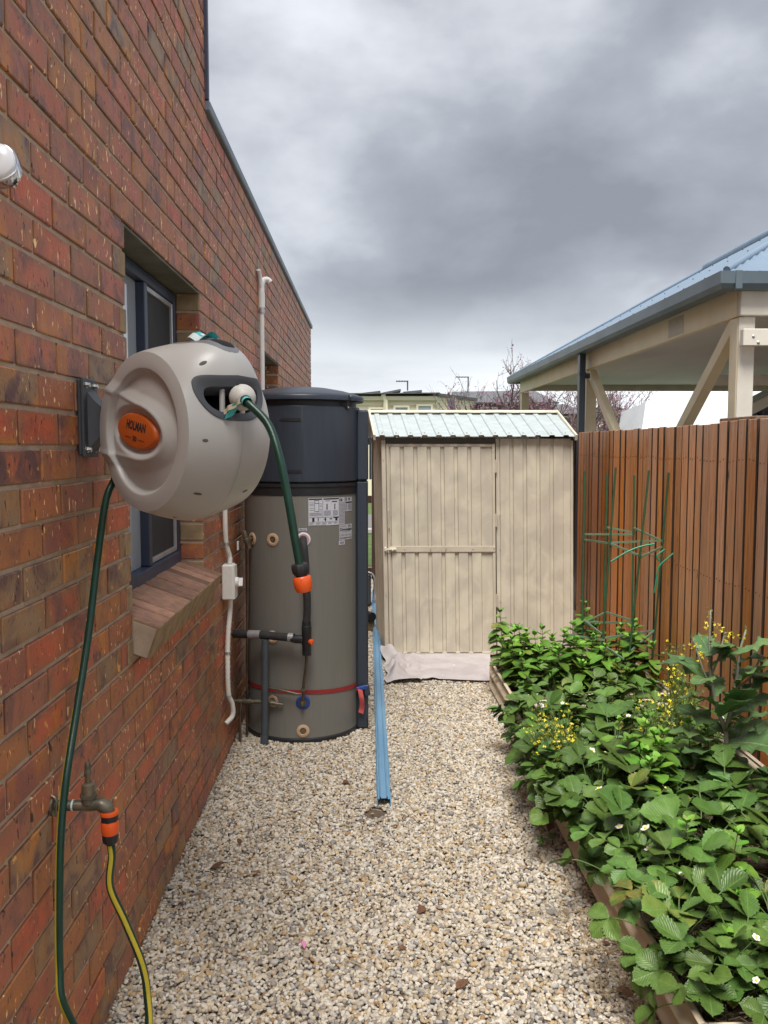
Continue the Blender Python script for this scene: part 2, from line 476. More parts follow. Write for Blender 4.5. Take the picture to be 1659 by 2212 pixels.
# bricks: every course cut to the openings
bricks = []
k = 0
random.seed(3)
while Z0 + k * CH < HIGH - .01:
    z0 = Z0 + k * CH
    if z0 + CH > -.06:
        yend = HEND if z0 + .01 < HTOP else HSTEP
        spans = [(YS, yend)]
        if WZ0 - .01 < z0 + CH / 2 < WZ1 + .01:
            spans = list(zip([YS] + [b for a, b in WINS], [a for a, b in WINS] + [yend]))
            if yend == HSTEP: spans = [(YS, yend)]
        for a, b in spans:
            n0 = math.floor((a - joint0(k)) / BL)
            y = joint0(k) + n0 * BL
            while y < b - .012:
                p, q = max(y, a), min(y + BL, b)
                l = p + (.006 if p > a + .001 else 0); r_ = q - (.006 if q < b - .001 else 0)
                if r_ - l > .03: bricks.append((l, r_, z0 + .006, z0 + CH - .006, k))
                y += BL
    k += 1
def bproj(l, r_, z0, z1):
    y = (l + r_) / 2; z = (z0 + z1) / 2
    px = 795 + WX / y * 1850 if y > .2 else -999; py = 965 - (z - 1.65) / max(y, .2) * 1850
    vis = (r_ > .3) and px > -30 and -40 < py < 2250
    area = (r_ - l) * (z1 - z0) / max(y, .3) ** 3
    hidden = 225 < px < 575 and 760 < py < 1110
    return area if vis and not hidden else 0
bricks.sort(key=lambda b: -bproj(*b[:4]))
cache = {}
def brick_mesh(L, key):
    kk = (round(L, 3), key)
    if kk not in cache:
        rr = random.Random(hash(kk) & 0xffff)
        mb = MB().cbox(-.110, 0, 0, L, 0, CH - .012, .0028)
        mb.xf(lambda p: V((p.x + rr.uniform(-.0012, .0012), p.y + rr.uniform(-.0016, .0016), p.z + rr.uniform(-.0012, .0012))))
        cache[kk] = mb.mesh('brick', M_brick)
    return cache[kk]
rest = MB(); nind = 0
for bb in bricks:
    l, r_, z0, z1, kk = bb
    dx = random.uniform(-.0018, .0018)
    if nind < 300 and bproj(*bb[:4]) > 0:
        inst('brick', brick_mesh(r_ - l, random.randrange(3)), house, V((WX + dx, l, z0)) - BASE[house.name])
        nind += 1
    else:
        mb = MB().cbox(WX - .110 + dx, WX + dx, l, r_, z0, z1, .003); rest.join(mb)
part('bricks', rest, M_brick, house, kind='stuff')
# lower roof capping and taller roof flashing
fl_ = MB(); fl_.cbox(WX - .14, WX + .022, HSTEP + .004, HEND + .03, HTOP + .002, HTOP + .05, .006)
part('roof_capping', fl_, M_greycap, house)
fl_ = MB(); fl_.cbox(WX - .14, WX + .016, HSTEP + .001, HSTEP + .03, HTOP + .052, HIGH + .05, .004)
part('corner_flashing', fl_, M_navyflash, house)
rf = MB(); rf.prism([(WX - .145, HTOP + .015), (WX - .145, HTOP + .045), (WX - 4, HTOP + .40), (WX - 8.3, HTOP + .05), (WX - 8.3, HTOP)], HSTEP + .04, HEND + .02)
rf.box(WX - 8.2, WX - .145, YS - .1, HSTEP - .03, HIGH + .01, HIGH + .06)
part('roof', rf, M_greycap, house)
# windows
m, wn, bs = newmat('window_glass')
bs.inputs['Base Color'].default_value = (.42, .46, .50, 1); bs.inputs['Roughness'].default_value = .04
bs.inputs['Metallic'].default_value = 0; bs.inputs['Specular IOR Level'].default_value = 1.0
bs.inputs['Coat Weight'].default_value = .6; bs.inputs['Coat Roughness'].default_value = .02
tcg = wn.n('ShaderNodeTexCoord')
nn = wn.noise(tcg.outputs['Object'], 2.2, 3)
wn.set(bs, 'Base Color', wn.mix(nn, (.36, .40, .44), (.50, .54, .575)))
M_glass = m
M_mesh = mat('insect_screen', (.028, .030, .032), .7, (.05, .052, .055), 2.5, spec=.3)
for wi, (a, b) in enumerate(WINS):
    fx = WX - .105         # outer face of frame
    wz0, wz1 = 1.132, WZ1 - .012
    wnd = MB()
    wnd.cbox(fx - .06, fx, a + .004, a + .044, wz0, wz1, .003); wnd.cbox(fx - .06, fx, b - .044, b - .004, wz0, wz1, .003)
    wnd.cbox(fx - .06, fx, a + .046, b - .046, wz1 - .045, wz1, .003); wnd.cbox(fx - .07, fx + .012, a + .046, b - .046, wz0, wz0 + .05, .003)
    W_ = part('window', wnd, M_navy, house, label=('dark navy sliding window with insect screen behind the hose reel' if wi == 0 else 'recessed window behind the tall water heater'))
    ml = MB(); mid = a + .63
    ml.cbox(fx - .058, fx + .004, mid, mid + .045, wz0 + .052, wz1 - .047, .003)
    part('mullion', ml, M_navy, W_)
    pn = MB(); pn.box(fx - .034, fx - .030, a + .046, mid - .002, wz0 + .052, wz1 - .047)
    part('pane', pn, M_glass, W_)
    sf = MB(); y0, y1, z0, z1 = mid + .047, b - .047, wz0 + .053, wz1 - .048
    for q in ((y0, y0 + .018, z0, z1), (y1 - .018, y1, z0, z1), (y0 + .019, y1 - .019, z0, z0 + .02), (y0 + .019, y1 - .019, z1 - .02, z1)):
        sf.cbox(fx - .03, fx - .006, *q, .002)
    part('screen_frame', sf, M_silver, W_)
    sc = MB(); sc.box(fx - .020, fx - .017, y0 + .019, y1 - .019, z0 + .021, z1 - .021)
    part('insect_screen', sc, M_mesh, W_)
    dk = MB(); dk.box(WX - .30, WX - .29, a - .04, b + .04, wz0 - .02, wz1 + .02)
    part('blind', dk, M_curtain, W_)
    li = MB(); li.cbox(WX - .118, WX - .004, a - .09, b + .09, WZ1 - .007, WZ1 + .003, .002)
    part('lintel', li, M_lintel, house)
    # sill: rowlock bricks sloping outwards
    ang = R(20); ca, sa = math.cos(ang), math.sin(ang)
    nb = 14; pitch = (b - a) / nb
    tilt = lambda p, j=0: V((WX + .083 + j + p.x * ca + p.z * sa, p.y, 1.072 + j * .5 - p.x * sa + p.z * ca))
    bed_ = MB().box(-.225, -.006, a + .004, b - .004, -.104, -.005).xf(tilt)
    S_ = part('sill', bed_, M_mortar, house)
    for i in range(nb):
        j = random.uniform(-.002, .002)
        mb = MB().cbox(-.23, 0, a + i * pitch + .0075, a + (i + 1) * pitch - .0075, -.110, random.uniform(-.001, .0025), .003)
        for fi, f in enumerate(mb.f):
            c_ = sum((V(mb.v[q]) for q in f), V((0, 0, 0))) / len(f)
            if c_.x > -.002 or (i == 0 and c_.y < a + .008): mb.m[fi] = 1
        part('brick', mb.xf(lambda p: tilt(p, j)), [M_sill, M_buffbrick], S_)
    # buff brick ends at the jambs
    kk = 12
    while Z0 + kk * CH < WZ1 - .01:
        z0 = Z0 + kk * CH
        if kk % 2 == 0:
            e = MB().cbox(WX - .04, WX + .0025, a - .055, a + .0022, z0 + .006, z0 + CH - .006, .003); part('brick', e, M_buffbrick, house)
        if wi == 0:
            e = MB().cbox(WX - .106, WX - .002, b - .0045, b + .03, z0 + .006, z0 + CH - .006, .003); part('brick', e, M_buffbrick if kk % 2 else M_brick, house)
        kk += 1

# ================================================================ GRAVEL PATH
GX0, GX1, GY0, GY1 = WX - .012, .86, .9, 11.6
g = MB(); g.grid(lambda u, v: V((lerp(GX0, 1.9, u), lerp(GY0 - .3, GY1, v), -.006 + .002 * nz(u * 9, v * 40))), 24, 120)
struct('gravel_bed', g, mat('gravel_grit', (.42, .35, .26), .95, (.28, .23, .175), 40, bump=1, bscale=160, bdist=.01), smooth=180)
m, wn, bs = newmat('pebble')
at_ = wn.n('ShaderNodeAttribute', attribute_type='INSTANCER', attribute_name='rnd')
tco = wn.n('ShaderNodeTexCoord')
pc = wn.ramp(at_.outputs['Fac'], [(0, (.68, .58, .43)), (.13, (.75, .67, .54)), (.27, (.56, .45, .31)), (.38, (.58, .55, .50)), (.50, (.40, .36, .31)), (.60, (.80, .74, .64)),
                                  (.70, (.31, .285, .26)), (.755, (.56, .40, .21)), (.82, (.45, .385, .30)), (.90, (.17, .16, .155)), (.925, (.72, .65, .53)), (.975, (.40, .235, .12)), (.99, (.80, .77, .72))], 'CONSTANT')
pv3 = wn.vmath('ADD', tco.outputs['Object'], wn.n('ShaderNodeCombineXYZ', i_0=wn.math('MULTIPLY', at_.outputs['Fac'], 91.), i_1=wn.math('MULTIPLY', at_.outputs['Fac'], 47.)).outputs[0])
pn_ = wn.noise(pv3, 2.2, 4, .6)
pc = wn.mix(wn.math('MULTIPLY', wn.step(pn_, .45, .75), .45), pc, (.34, .27, .19))
wn.set(bs, 'Base Color', pc); bs.inputs['Roughness'].default_value = .62; bs.inputs['Specular IOR Level'].default_value = .35
wn.set(bs, 'Normal', wn.n('ShaderNodeBump', i_Strength=.35, i_Distance=.1, i_Height=wn.noise(pv3, 7, 3)).outputs[0])
M_pebble = m
pcol = bpy.data.collections.new('pebble_shapes')
def ico(sub):
    import bmesh
    bm = bmesh.new(); bmesh.ops.create_icosphere(bm, subdivisions=sub, radius=1.0)
    vs = [v.co.copy() for v in bm.verts]; fs = [tuple(v.index for v in f.verts) for f in bm.faces]; bm.free(); return vs, fs
IV, IF = ico(2)
for i in range(14):
    rr = random.Random(50 + i)
    ax, ay, az = rr.uniform(.85, 1.35), rr.uniform(.65, .95), rr.uniform(.42, .72)
    planes = [(V((rr.gauss(0, 1), rr.gauss(0, 1), rr.gauss(0, 1))).normalized(), rr.uniform(.62, .9)) for _ in range(7)]
    vs = []
    for p in IV:
        q = p.copy()
        for n_, d in planes:
            e = q.dot(n_) - d
            if e > 0: q -= n_ * e * .85
        q *= 1 + .10 * nz(p.x * 1.7 + i * 9, p.y * 1.7, p.z * 1.7)
        vs.append((q.x * ax, q.y * ay, q.z * az))
    mb = MB(); mb.add(vs, IF)
    o = bpy.data.objects.new('pebble', mb.mesh('pebble', M_pebble, smooth=180)); pcol.objects.link(o)
# scatter: one jittered point per cell, two layers, pebbles 8 to 22 mm
pts = []; rots = []; scs = []; rns = []; idx = []
rr = random.Random(11)
TCX, TCY, TR = -.3855, 4.987, .33
y = GY0
while y < GY1:
    sp_ = .0118 if y < 6 else .0165
    x = GX0 + .008
    while x < GX1 + .03:
        px, py = x + rr.uniform(-.006, .006), y + rr.uniform(-.006, .006)
        x += sp_
        if (px - TCX) ** 2 + (py - TCY) ** 2 < (TR - .03) ** 2: continue
        if px > .84 + (.03 if py > 5.7 else 0) and py < 5.72: continue
        if .19 < px and 6.66 < py < 7.5: continue
        big_ = rr.random() ** 3
        s_ = lerp(.0056, .0106, rr.random()) * (1 + .35 * big_)
        if py > 6: s_ *= 1.22
        h_ = .004 * nz(px * 5, py * 5) + .003 * nz(px * 17, py * 17, 3)
        # rises slightly towards the wall, hollow where the water spills off the steel channel
        d2 = ((px - .03) / .05) ** 2 + ((py - 3.74) / .06) ** 2
        if d2 < 1 and rr.random() < .93: continue
        pts.append((px, py, .003 + h_ + rr.uniform(-.003, .007)))
        rots.append((rr.gauss(0, .35), rr.gauss(0, .35), rr.uniform(0, 6.28))); scs.append(s_)
        rns.append(rr.random()); idx.append(rr.randrange(14))
    y += sp_ * .9
# few larger stones
for _ in range(420):
    px, py = rr.uniform(GX0 + .02, .8), rr.uniform(1.6, 8) if rr.random() < .8 else rr.uniform(1.6, 4)
    if (px - TCX) ** 2 + (py - TCY) ** 2 < (TR + .01) ** 2 or (px > .1 and py > 6.6): continue
    pts.append((px, py, .012)); rots.append((rr.gauss(0, .3), rr.gauss(0, .3), rr.uniform(0, 6.28))); scs.append(rr.uniform(.012, .018)); rns.append(rr.random()); idx.append(rr.randrange(14))
pm = bpy.data.meshes.new('gravel'); pm.from_pydata(pts, [], [])
def pattr(n_, t, data, flat):
    a = pm.attributes.new(n_, t, 'POINT'); a.data.foreach_set('vector' if t == 'FLOAT_VECTOR' else 'value', flat)
pattr('rot', 'FLOAT_VECTOR', rots, [c_ for r_ in rots for c_ in r_])
pattr('sc', 'FLOAT', scs, scs); pattr('rnd', 'FLOAT', rns, rns); pattr('pick', 'INT', idx, idx)
gravel = bpy.data.objects.new('gravel', pm); COL.objects.link(gravel)
gravel['label'] = 'cream and grey river pebbles spread along the path'; gravel['category'] = 'gravel'; gravel['kind'] = 'stuff'
pm.materials.append(M_pebble)
ng = bpy.data.node_groups.new('scatter_pebbles', 'GeometryNodeTree')
ng.interface.new_socket('Geometry', in_out='INPUT', socket_type='NodeSocketGeometry'); ng.interface.new_socket('Geometry', in_out='OUTPUT', socket_type='NodeSocketGeometry')
G = NT(ng)
gi = G.n('NodeGroupInput'); go = G.n('NodeGroupOutput')
m2p = G.n('GeometryNodeMeshToPoints'); G.link(gi.outputs[0], m2p.inputs[0])
ci = G.n('GeometryNodeCollectionInfo'); ci.inputs['Collection'].default_value = pcol; ci.inputs['Separate Children'].default_value = True; ci.inputs['Reset Children'].default_value = True
iop = G.n('GeometryNodeInstanceOnPoints'); iop.inputs['Pick Instance'].default_value = True
def named(n_, t):
    a = G.n('GeometryNodeInputNamedAttribute', data_type=t); a.inputs[0].default_value = n_; return a.outputs[0]
G.link(m2p.outputs[0], iop.inputs['Points']); G.link(ci.outputs[0], iop.inputs['Instance'])
G.link(named('pick', 'INT'), iop.inputs['Instance Index']); G.link(named('rot', 'FLOAT_VECTOR'), iop.inputs['Rotation']); G.link(named('sc', 'FLOAT'), iop.inputs['Scale'])
G.link(iop.outputs[0], go.inputs[0])
md = gravel.modifiers.new('scatter', 'NODES'); md.node_group = ng

# ---------------------------------------------------------------- litter on the gravel
M_deadleaf = mat('dead_leaf', (.12, .055, .03), .8, (.21, .10, .045), 60, rand=.6)
M_petal = mat('pink_petal', (.70, .22, .42), .7)
M_straw = mat('straw', (.42, .32, .19), .8, (.22, .155, .09), 14, rand=.3)
def leaf_blade(L, W, n=6, fold=.25, curl=.25, ser=0, wide=.5, cols=4, e0=1.5, e1=2.3, pleat=0):
    """a leaf blade along +X, base at the origin; wide = where it is widest, e0/e1 = how full base and tip are"""
    mb = MB(); mb.uv = []
    for i in range(n + 1):
        t = i / n
        q = (wide - t) / wide if t < wide else (t - wide) / (1 - wide)
        ww = max(.0, 1 - q ** (e0 if t < wide else e1)) ** (.75 if t < wide else .5) * W
        for j in range(cols + 1):
            s_ = j / cols * 2 - 1; ed = abs(s_) > .99
            yy = s_ * ww * (1 + (ser * (1 if i % 2 else -1) if ed else 0))
            pz = pleat * W * math.cos((t * 8 - abs(s_) * 3.5) * 2 * PI) * abs(s_) if pleat else 0
            mb.v.append((t * L + (ser * .4 * L / n if ed else 0) + (.10 * L * (1 - abs(s_)) * t if i == n else 0), yy, fold * abs(yy) - curl * L * t * t - .35 * fold * yy * yy / W + pz))
            mb.uv.append((s_ * .5 + .5, t))
    C_ = cols + 1
    for i in range(n):
        for j in range(cols): mb.f.append((i * C_ + j, i * C_ + j + 1, (i + 1) * C_ + j + 1, (i + 1) * C_ + j))
    mb.m = [0] * len(mb.f)
    return mb
def thicken(mb, t=.0006):
    n = len(mb.v); mb.v += [(a, b, c - t) for a, b, c in mb.v]
    if mb.uv: mb.uv += mb.uv[:]
    mb.f += [tuple(i + n for i in f[::-1]) for f in mb.f]; mb.m += mb.m[:]
    return mb
dl = [thicken(leaf_blade(.05, .016, 5, .5, .3 * s_)).mesh('dead_leaf', M_deadleaf, smooth=60) for s_ in (1, -1, .4)]
spots = [(-0.752,3.703,0), (0.766,3.516,0), (-0.447,3.185,0), (0.841,3.673,0), (0.126,2.676,0), (0.753,3.699,0), (0.95,3.579,0), (-0.525,3.414,0), (0.176,2.882,0), (0.745,2.452,0), (-0.614,3.224,0), (0.303,2.504,0), (-0.126,4.055,0), (-0.667,2.973,-0), (0.768,2.69,0)]  # leaf spots traced from image pixels onto the ground plane
names_ = ['beside the brick wall below the water heater', 'under the yellow flowering plant at the bed edge', 'near the wall left of the path centre', 'beside the raised bed under a strawberry leaf',
          'in the middle of the path', 'just left of the raised bed', 'against the foot of the raised bed', 'close to the wall beside a dark pebble', 'right of the path centre', 'beside the loose straw',
          'near the wall halfway along', 'near the bottom of the photo', 'left of the blue steel channel', 'at the foot of the wall', 'left of the straw by the bed']
for i, p in enumerate(spots):
    o = bpy.data.objects.new('dead_leaf', dl[i % 3]); COL.objects.link(o)
    o.location = V(p) + V((0, 0, .02)); o.rotation_euler = (rr.uniform(-.4, .4), rr.uniform(-.3, .3), rr.uniform(0, 6.3)); s_ = rr.uniform(.55, 1.15); o.scale = (s_,) * 3
    o['label'] = 'small brown dead leaf on the gravel ' + names_[i]; o['category'] = 'leaf'; o['group'] = 'dead leaves on the gravel'
pt = thicken(leaf_blade(.022, .010, 4, .9, -.3))
p_ = (-0.21,2.677,0)  # petal spot likewise read from image pixels
o = bpy.data.objects.new('petal', pt.mesh('petal', M_petal, smooth=60)); COL.objects.link(o); o.location = V(p_) + V((0, 0, .02)); o.rotation_euler = (.5, -.4, 2.2); o.scale = (1.2,) * 3
o['label'] = 'single pink petal fallen on the gravel'; o['category'] = 'petal'
tw = MB()
for _ in range(46):
    px, py = rr.uniform(-.68, .8), rr.uniform(1.9, 4.6) ** 1.0
    if (px - TCX) ** 2 + (py - TCY) ** 2 < .16: continue
    a = rr.uniform(0, 6.28); L = rr.uniform(.012, .05); d = V((math.cos(a), math.sin(a), rr.uniform(-.1, .2))) * L
    tw.tube(bez([V((px, py, .018)), V((px, py, .022)) + d * .5 + V((rr.gauss(0, .004), rr.gauss(0, .004), .003)), V((px, py, .018)) + d], 5), rr.uniform(.0008, .0022), 5)
solo('twigs', tw, mat('dark_twig', (.06, .035, .022), .85, (.12, .07, .04), 40), 'dark bits of twig and bark scattered over the gravel', 'twigs', kind='stuff')
# straw: loose pieces on the path beside the bed and as mulch in the bed
def straw_mb(n, fn, zf, l0=.02, l1=.09):
    mb = MB()
    for _ in range(n):
        x, y = fn(); z = zf(x, y)
        a = rr.uniform(0, PI); L = rr.uniform(l0, l1) / 2; t = rr.uniform(-.25, .25); w_ = rr.uniform(.0006, .0016)
        d = V((math.cos(a) * math.cos(t), math.sin(a) * math.cos(t), math.sin(t)))
        mb.beam(V((x, y, z)) - d * L, V((x, y, z)) + d * L, w_ * 2, w_)
    return mb
def f1():
    while True:
        y = rr.uniform(1.7, 2.9); x = .86 - abs(rr.gauss(0, .10)) - .01
        if rr.random() < 1.5 - .55 * (y - 1.5): return x, y
solo('loose_straw', straw_mb(520, f1, lambda x, y: .018 + rr.random() * .012), M_straw, 'loose dry straw lying on the gravel beside the raised bed', 'straw', kind='stuff')
sp2 = MB()
for (px, py, L, a) in [(.02, 2.92, .06, 2.0), (.33, 2.75, .10, .2), (.30, 3.35, .06, 2.4), (-.12, 3.1, .05, .3), (-.2, 2.75, .07, 2.7), (.18, 2.45, .05, 1.5), (.42, 3.3, .07, .7), (-.05, 2.6, .06, 2.6)]:
    d = V((math.cos(a), math.sin(a), .05)) * L / 2; sp2.beam(V((px, py, .021)) - d, V((px, py, .021)) + d, .0035, .002)
solo('straw_stalks', sp2, M_straw, 'few pale straw stalks scattered over the middle of the path', 'straw', kind='stuff')

# ================================================================ BLUE STEEL CHANNEL
M_blue = mat('blue_painted_steel', (.17, .34, .50), .42, (.13, .28, .43), 5, stretch=(3, .4, 3), spots=(.30, .34, .36), spot_scale=22, spot_th=.70)
ch = MB()
prof = [(-.040, .004), (-.036, .004), (-.034, .034), (-.026, .034), (-.0235, .046), (-.019, .046), (-.017, .038), (.012, .038), (.014, .046), (.019, .046), (.021, .034), (.033, .034), (.035, .004), (.040, .004)]
ch.sheet(prof, 3.80, 9.55, -.0016)
ch.xf(lambda p: V((p.x * .84 + .074 + .004 * math.sin(p.y), p.y, p.z + .012)))
gut = thing('steel_channel', 'long light blue steel channel lying on the gravel between heater and shed', 'channel', (.074, 3.8, 0))
part('channel', ch, M_blue, gut)
rs = MB().grid(lambda u, v: V((.02 + (u - .5) * .13 * math.sqrt(max(.02, 1 - (2 * v - 1) ** 2)), 3.72 + (v - .5) * .16, -.004)), 8, 8)
struct('bare_earth', rs, M_earth)

# ================================================================ RAISED BEDS
M_bedsteel = mat('beige_bed_steel', (.70, .59, .44), .5, (.63, .525, .385), 3, stretch=(1, .5, 2), spots=(.30, .23, .16), spot_scale=26, spot_th=.70)
M_soil = mat('soil', (.06, .042, .028), .95, (.11, .08, .05), 14, bump=1, bscale=90, bdist=.02)
def bed_profile(h):
    """outer face profile (offset outwards, height): two horizontal corrugations and a rolled rim"""
    pr = []
    n = 26
    for i in range(n + 1):
        t = i / n
        pr.append((.017 * math.sin(t * 4 * PI - .6), t * (h - .02)))
    pr += [(.006, h - .012), (.012, h - .004), (.008, h), (-.002, h + .001), (-.008, h - .004)]
    return pr
def bed(name, label, x0, x1, y0, y1, h, skew=0):
    t = thing(name, label, 'raised bed', ((x0 + x1) / 2, (y0 + y1) / 2, 0), group='corrugated raised beds')
    pr = bed_profile(h)
    sx = lambda y: x0 + skew * (y - y0)
    def side(fn, a, b):
        mb = MB(); mb.sheet(pr, a, b, .0012); mb.xf(fn); return mb
    part('side_panel', side(lambda p: V((sx(p.y) - p.x, p.y, p.z)), y0, y1), M_bedsteel, t, smooth=40)
    part('side_panel', side(lambda p: V((x1 + p.x, p.y, p.z)), y0, y1), M_bedsteel, t, smooth=40)
    part('end_panel', side(lambda p: V((p.y, y0 - p.x, p.z)), sx(y0) + .012, x1 - .012), M_bedsteel, t, smooth=40)
    part('end_panel', side(lambda p: V((p.y, y1 + p.x, p.z)), sx(y1) + .012, x1 - .012), M_bedsteel, t, smooth=40)
    for cx_, cy_ in ((sx(y0), y0), (x1, y0), (sx(y1), y1), (x1, y1)):
        mb = MB(); mb.tube([(cx_, cy_, 0), (cx_, cy_, h - .004)], .014, 10); part('corner_post', mb, M_bedsteel, t, smooth=40)
    so = MB(); so.grid(lambda u, v: V((lerp(sx(lerp(y0, y1, v)) + .02, x1 - .02, u), lerp(y0 + .02, y1 - .02, v), h - .055 + .02 * nz(u * 5, v * 14, 2))), 20, 40)
    part('soil', so, M_soil, t, smooth=180)
    return t
BEDH = .20
bed_n = bed('raised_bed', 'near beige corrugated steel raised bed full of strawberries', .845, 1.80, 2.04, 4.80, BEDH, -.012)
bed_f = bed('raised_bed', 'far beige corrugated steel raised bed in front of the metal shed', .845, 1.80, 4.93, 5.70, BEDH, -.01)
solo('straw_mulch', straw_mb(4200, lambda: (rr.uniform(.88, 1.78), rr.uniform(2.08, 4.75)), lambda x, y: .152 + rr.random() * .02), M_straw, 'straw mulch over the soil of the near raised bed', 'straw', kind='stuff')
solo('straw_mulch', straw_mb(1300, lambda: (rr.uniform(.88, 1.78), rr.uniform(4.96, 5.66)), lambda x, y: .152 + rr.random() * .02), M_straw, 'straw mulch over the soil of the far raised bed', 'straw', kind='stuff')

# ================================================================ PALING FENCE
m, wn, bs = newmat('stained_paling')
tco = wn.n('ShaderNodeTexCoord'); oi = wn.n('ShaderNodeObjectInfo'); rn_ = oi.outputs['Random']
ofs = wn.n('ShaderNodeCombineXYZ', i_0=wn.math('MULTIPLY', rn_, 31.), i_1=wn.math('MULTIPLY', rn_, 17.), i_2=wn.math('MULTIPLY', rn_, 43.)).outputs[0]
pvv = wn.vmath('ADD', tco.outputs['Object'], ofs)
gr = wn.noise(wn.vmath('MULTIPLY', pvv, (20, 20, .9)), 3.2, 6, .62, 1.2)
col = wn.ramp(gr, [(.30, (.32, .10, .026)), (.45, (.60, .215, .060)), (.58, (.72, .285, .088)), (.72, (.76, .37, .15))])
# knots and a warmer or duller board here and there
hs = wn.n('ShaderNodeHueSaturation', i_Saturation=wn.math('ADD', .80, wn.math('MULTIPLY', rn_, .3)), i_Value=wn.math('ADD', .72, wn.math('MULTIPLY', wn.math('FRACT', wn.math('MULTIPLY', rn_, 7.3)), .5)), i_Color=col)
# weathered bare timber in worn streaks, stronger towards the exposed top ends
spz = wn.n('ShaderNodeSeparateXYZ', i_0=tco.outputs['Object'])
wst = wn.noise(wn.vmath('MULTIPLY', pvv, (26, 26, 1.6)), 2.6, 5, .7, .8)
topw = wn.math('MULTIPLY', wn.step(spz.outputs[2], 1.30, 1.80), .16)
wear = wn.step(wn.math('ADD', wst, wn.math('ADD', topw, wn.math('MULTIPLY', wn.step(rn_, .7, 1.0), .04))), .64, .70)
col = wn.mix(wn.math('MULTIPLY', wear, .7), hs.outputs[0], (.56, .42, .30))
kn = wn.n('ShaderNodeTexVoronoi', i_Vector=wn.vmath('MULTIPLY', pvv, (6, 6, 1.7)), i_Scale=1.6)
col = wn.mix(wn.step(kn.outputs['Distance'], .10, .03), col, (.07, .03, .015))
wn.set(bs, 'Base Color', col); bs.inputs['Roughness'].default_value = .45; bs.inputs['Specular IOR Level'].default_value = .5
wn.set(bs, 'Normal', wn.n('ShaderNodeBump', i_Strength=.5, i_Distance=.003, i_Height=gr).outputs[0])
M_paling = m
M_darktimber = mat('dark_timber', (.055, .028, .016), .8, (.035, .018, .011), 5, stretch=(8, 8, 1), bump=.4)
FX = 1.85
fence = thing('paling_fence', 'reddish brown stained timber paling fence behind the raised beds', 'fence', (FX, 4.5, 0))
y = 7.53; i = 0; rf_ = random.Random(5)
while y > .6:
    pw = rf_.uniform(.082, .093) if y > 4.7 else rf_.uniform(.090, .100)
    gap = rf_.choice([.008, .012, .015, .019]) if y > 4.7 else rf_.choice([.012, .018, .023, .028])
    tp = 1.772 + (.012 if y < 4.6 else 0) + rf_.uniform(-.003, .003)
    back = rf_.choice([0, 0, .003, -.004, .006])
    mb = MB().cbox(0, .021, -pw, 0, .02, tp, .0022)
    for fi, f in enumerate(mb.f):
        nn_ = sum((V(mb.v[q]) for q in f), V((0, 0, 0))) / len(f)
        if abs(nn_.y + pw / 2) > pw / 2 - .0018: mb.m[fi] = 1  # side edges coloured dark to stand in for shade in the gaps
    inst('backing_paling', MB().cbox(0, .012, -.06, .06, .02, tp - .03, .002).mesh('backing_paling', M_darktimber), fence, V((FX + .030, y, 0)) - BASE[fence.name])  # dark boards added behind the gaps to make them read as shadow
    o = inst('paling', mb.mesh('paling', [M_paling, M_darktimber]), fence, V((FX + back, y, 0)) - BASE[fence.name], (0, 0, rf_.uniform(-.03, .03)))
    o.rotation_euler.x = rf_.uniform(-.004, .004)
    y -= pw + gap; i += 1
for z in (.25, .95, 1.58):
    part('rail', MB().cbox(FX + .044, FX + .075, .55, 7.53, z - .04, z + .04, .004), M_darktimber, fence)
nl = MB()
for ch in fence.children:
    if ch.name.startswith('paling'):
        q = ch.location + BASE[fence.name]
        for z in (.25, .95, 1.58):
            for dy in (-.025, -.065): nl.lathe([(.0042, 0), (.0038, .0015)], (q.x - .0005, q.y + dy, z + rf_.uniform(-.01, .01)), (-1, 0, 0), 7)
part('nail_heads', nl, mat('rusty_nail', (.07, .04, .025), .7), fence, kind='stuff')
for yy in (7.45, 5.0, 2.6, .7):
    part('post', MB().cbox(FX + .076, FX + .176, yy - .05, yy + .05, 0, 1.72, .004), M_darktimber, fence)
part('capping_block', MB().cbox(FX + .02, FX + .10, 4.12, 4.55, 1.775, 1.80, .004), mat('weathered_block', (.17, .11, .075), .9, (.24, .17, .12), 20, stretch=(1, 8, 1)), fence)

# ================================================================ METAL SHED
m, wn, bs = newmat('beige_sprayed_steel')
tco = wn.n('ShaderNodeTexCoord'); vv = tco.outputs['Object']
b1 = wn.noise(wn.vmath('MULTIPLY', vv, (1, 1, .75)), 6.5, 4, .5, .5); b2 = wn.noise(wn.vmath('MULTIPLY', vv, (14, 14, .35)), 2.4, 4, .6)
pc = wn.mix(wn.step(b1, .40, .62), (.50, .45, .365), (.63, .57, .45))
pc = wn.mix(wn.math('MULTIPLY', wn.step(b2, .50, .68), .35), pc, (.49, .44, .355))
pc = wn.mix(wn.math('MULTIPLY', wn.step(wn.noise(vv, 2.3, 3), .52, .66), .35), pc, (.54, .465, .39))
wn.set(bs, 'Base Color', pc); bs.inputs['Roughness'].default_value = .55; bs.inputs['Specular IOR Level'].default_value = .35
M_shed = m
M_shedtrim = mat('beige_trim', (.58, .515, .41), .5, (.50, .44, .345), 5)
M_galv = mat('pale_roof_steel', (.49, .55, .555), .45, (.42, .475, .475), 5, stretch=(2, 5, 2), spots=(.42, .36, .28), spot_scale=18, spot_th=.70)
M_cream_trim = mat('cream_trim', (.74, .70, .58), .5, (.62, .57, .45), 6)
M_screw = mat('screw_head', (.50, .46, .38), .4, metal=.3)
SY, SX0, SX1, SZ = 6.624, .150, 1.60, 1.70
SDEP = .90
def SH(p):   # the shed stands a little racked: its top leans left and its back drifts left
    return V((p.x - .030 * p.z / 1.7 - .075 * (p.y - SY) / SDEP * (1 if p.y > SY else 0), p.y, p.z))
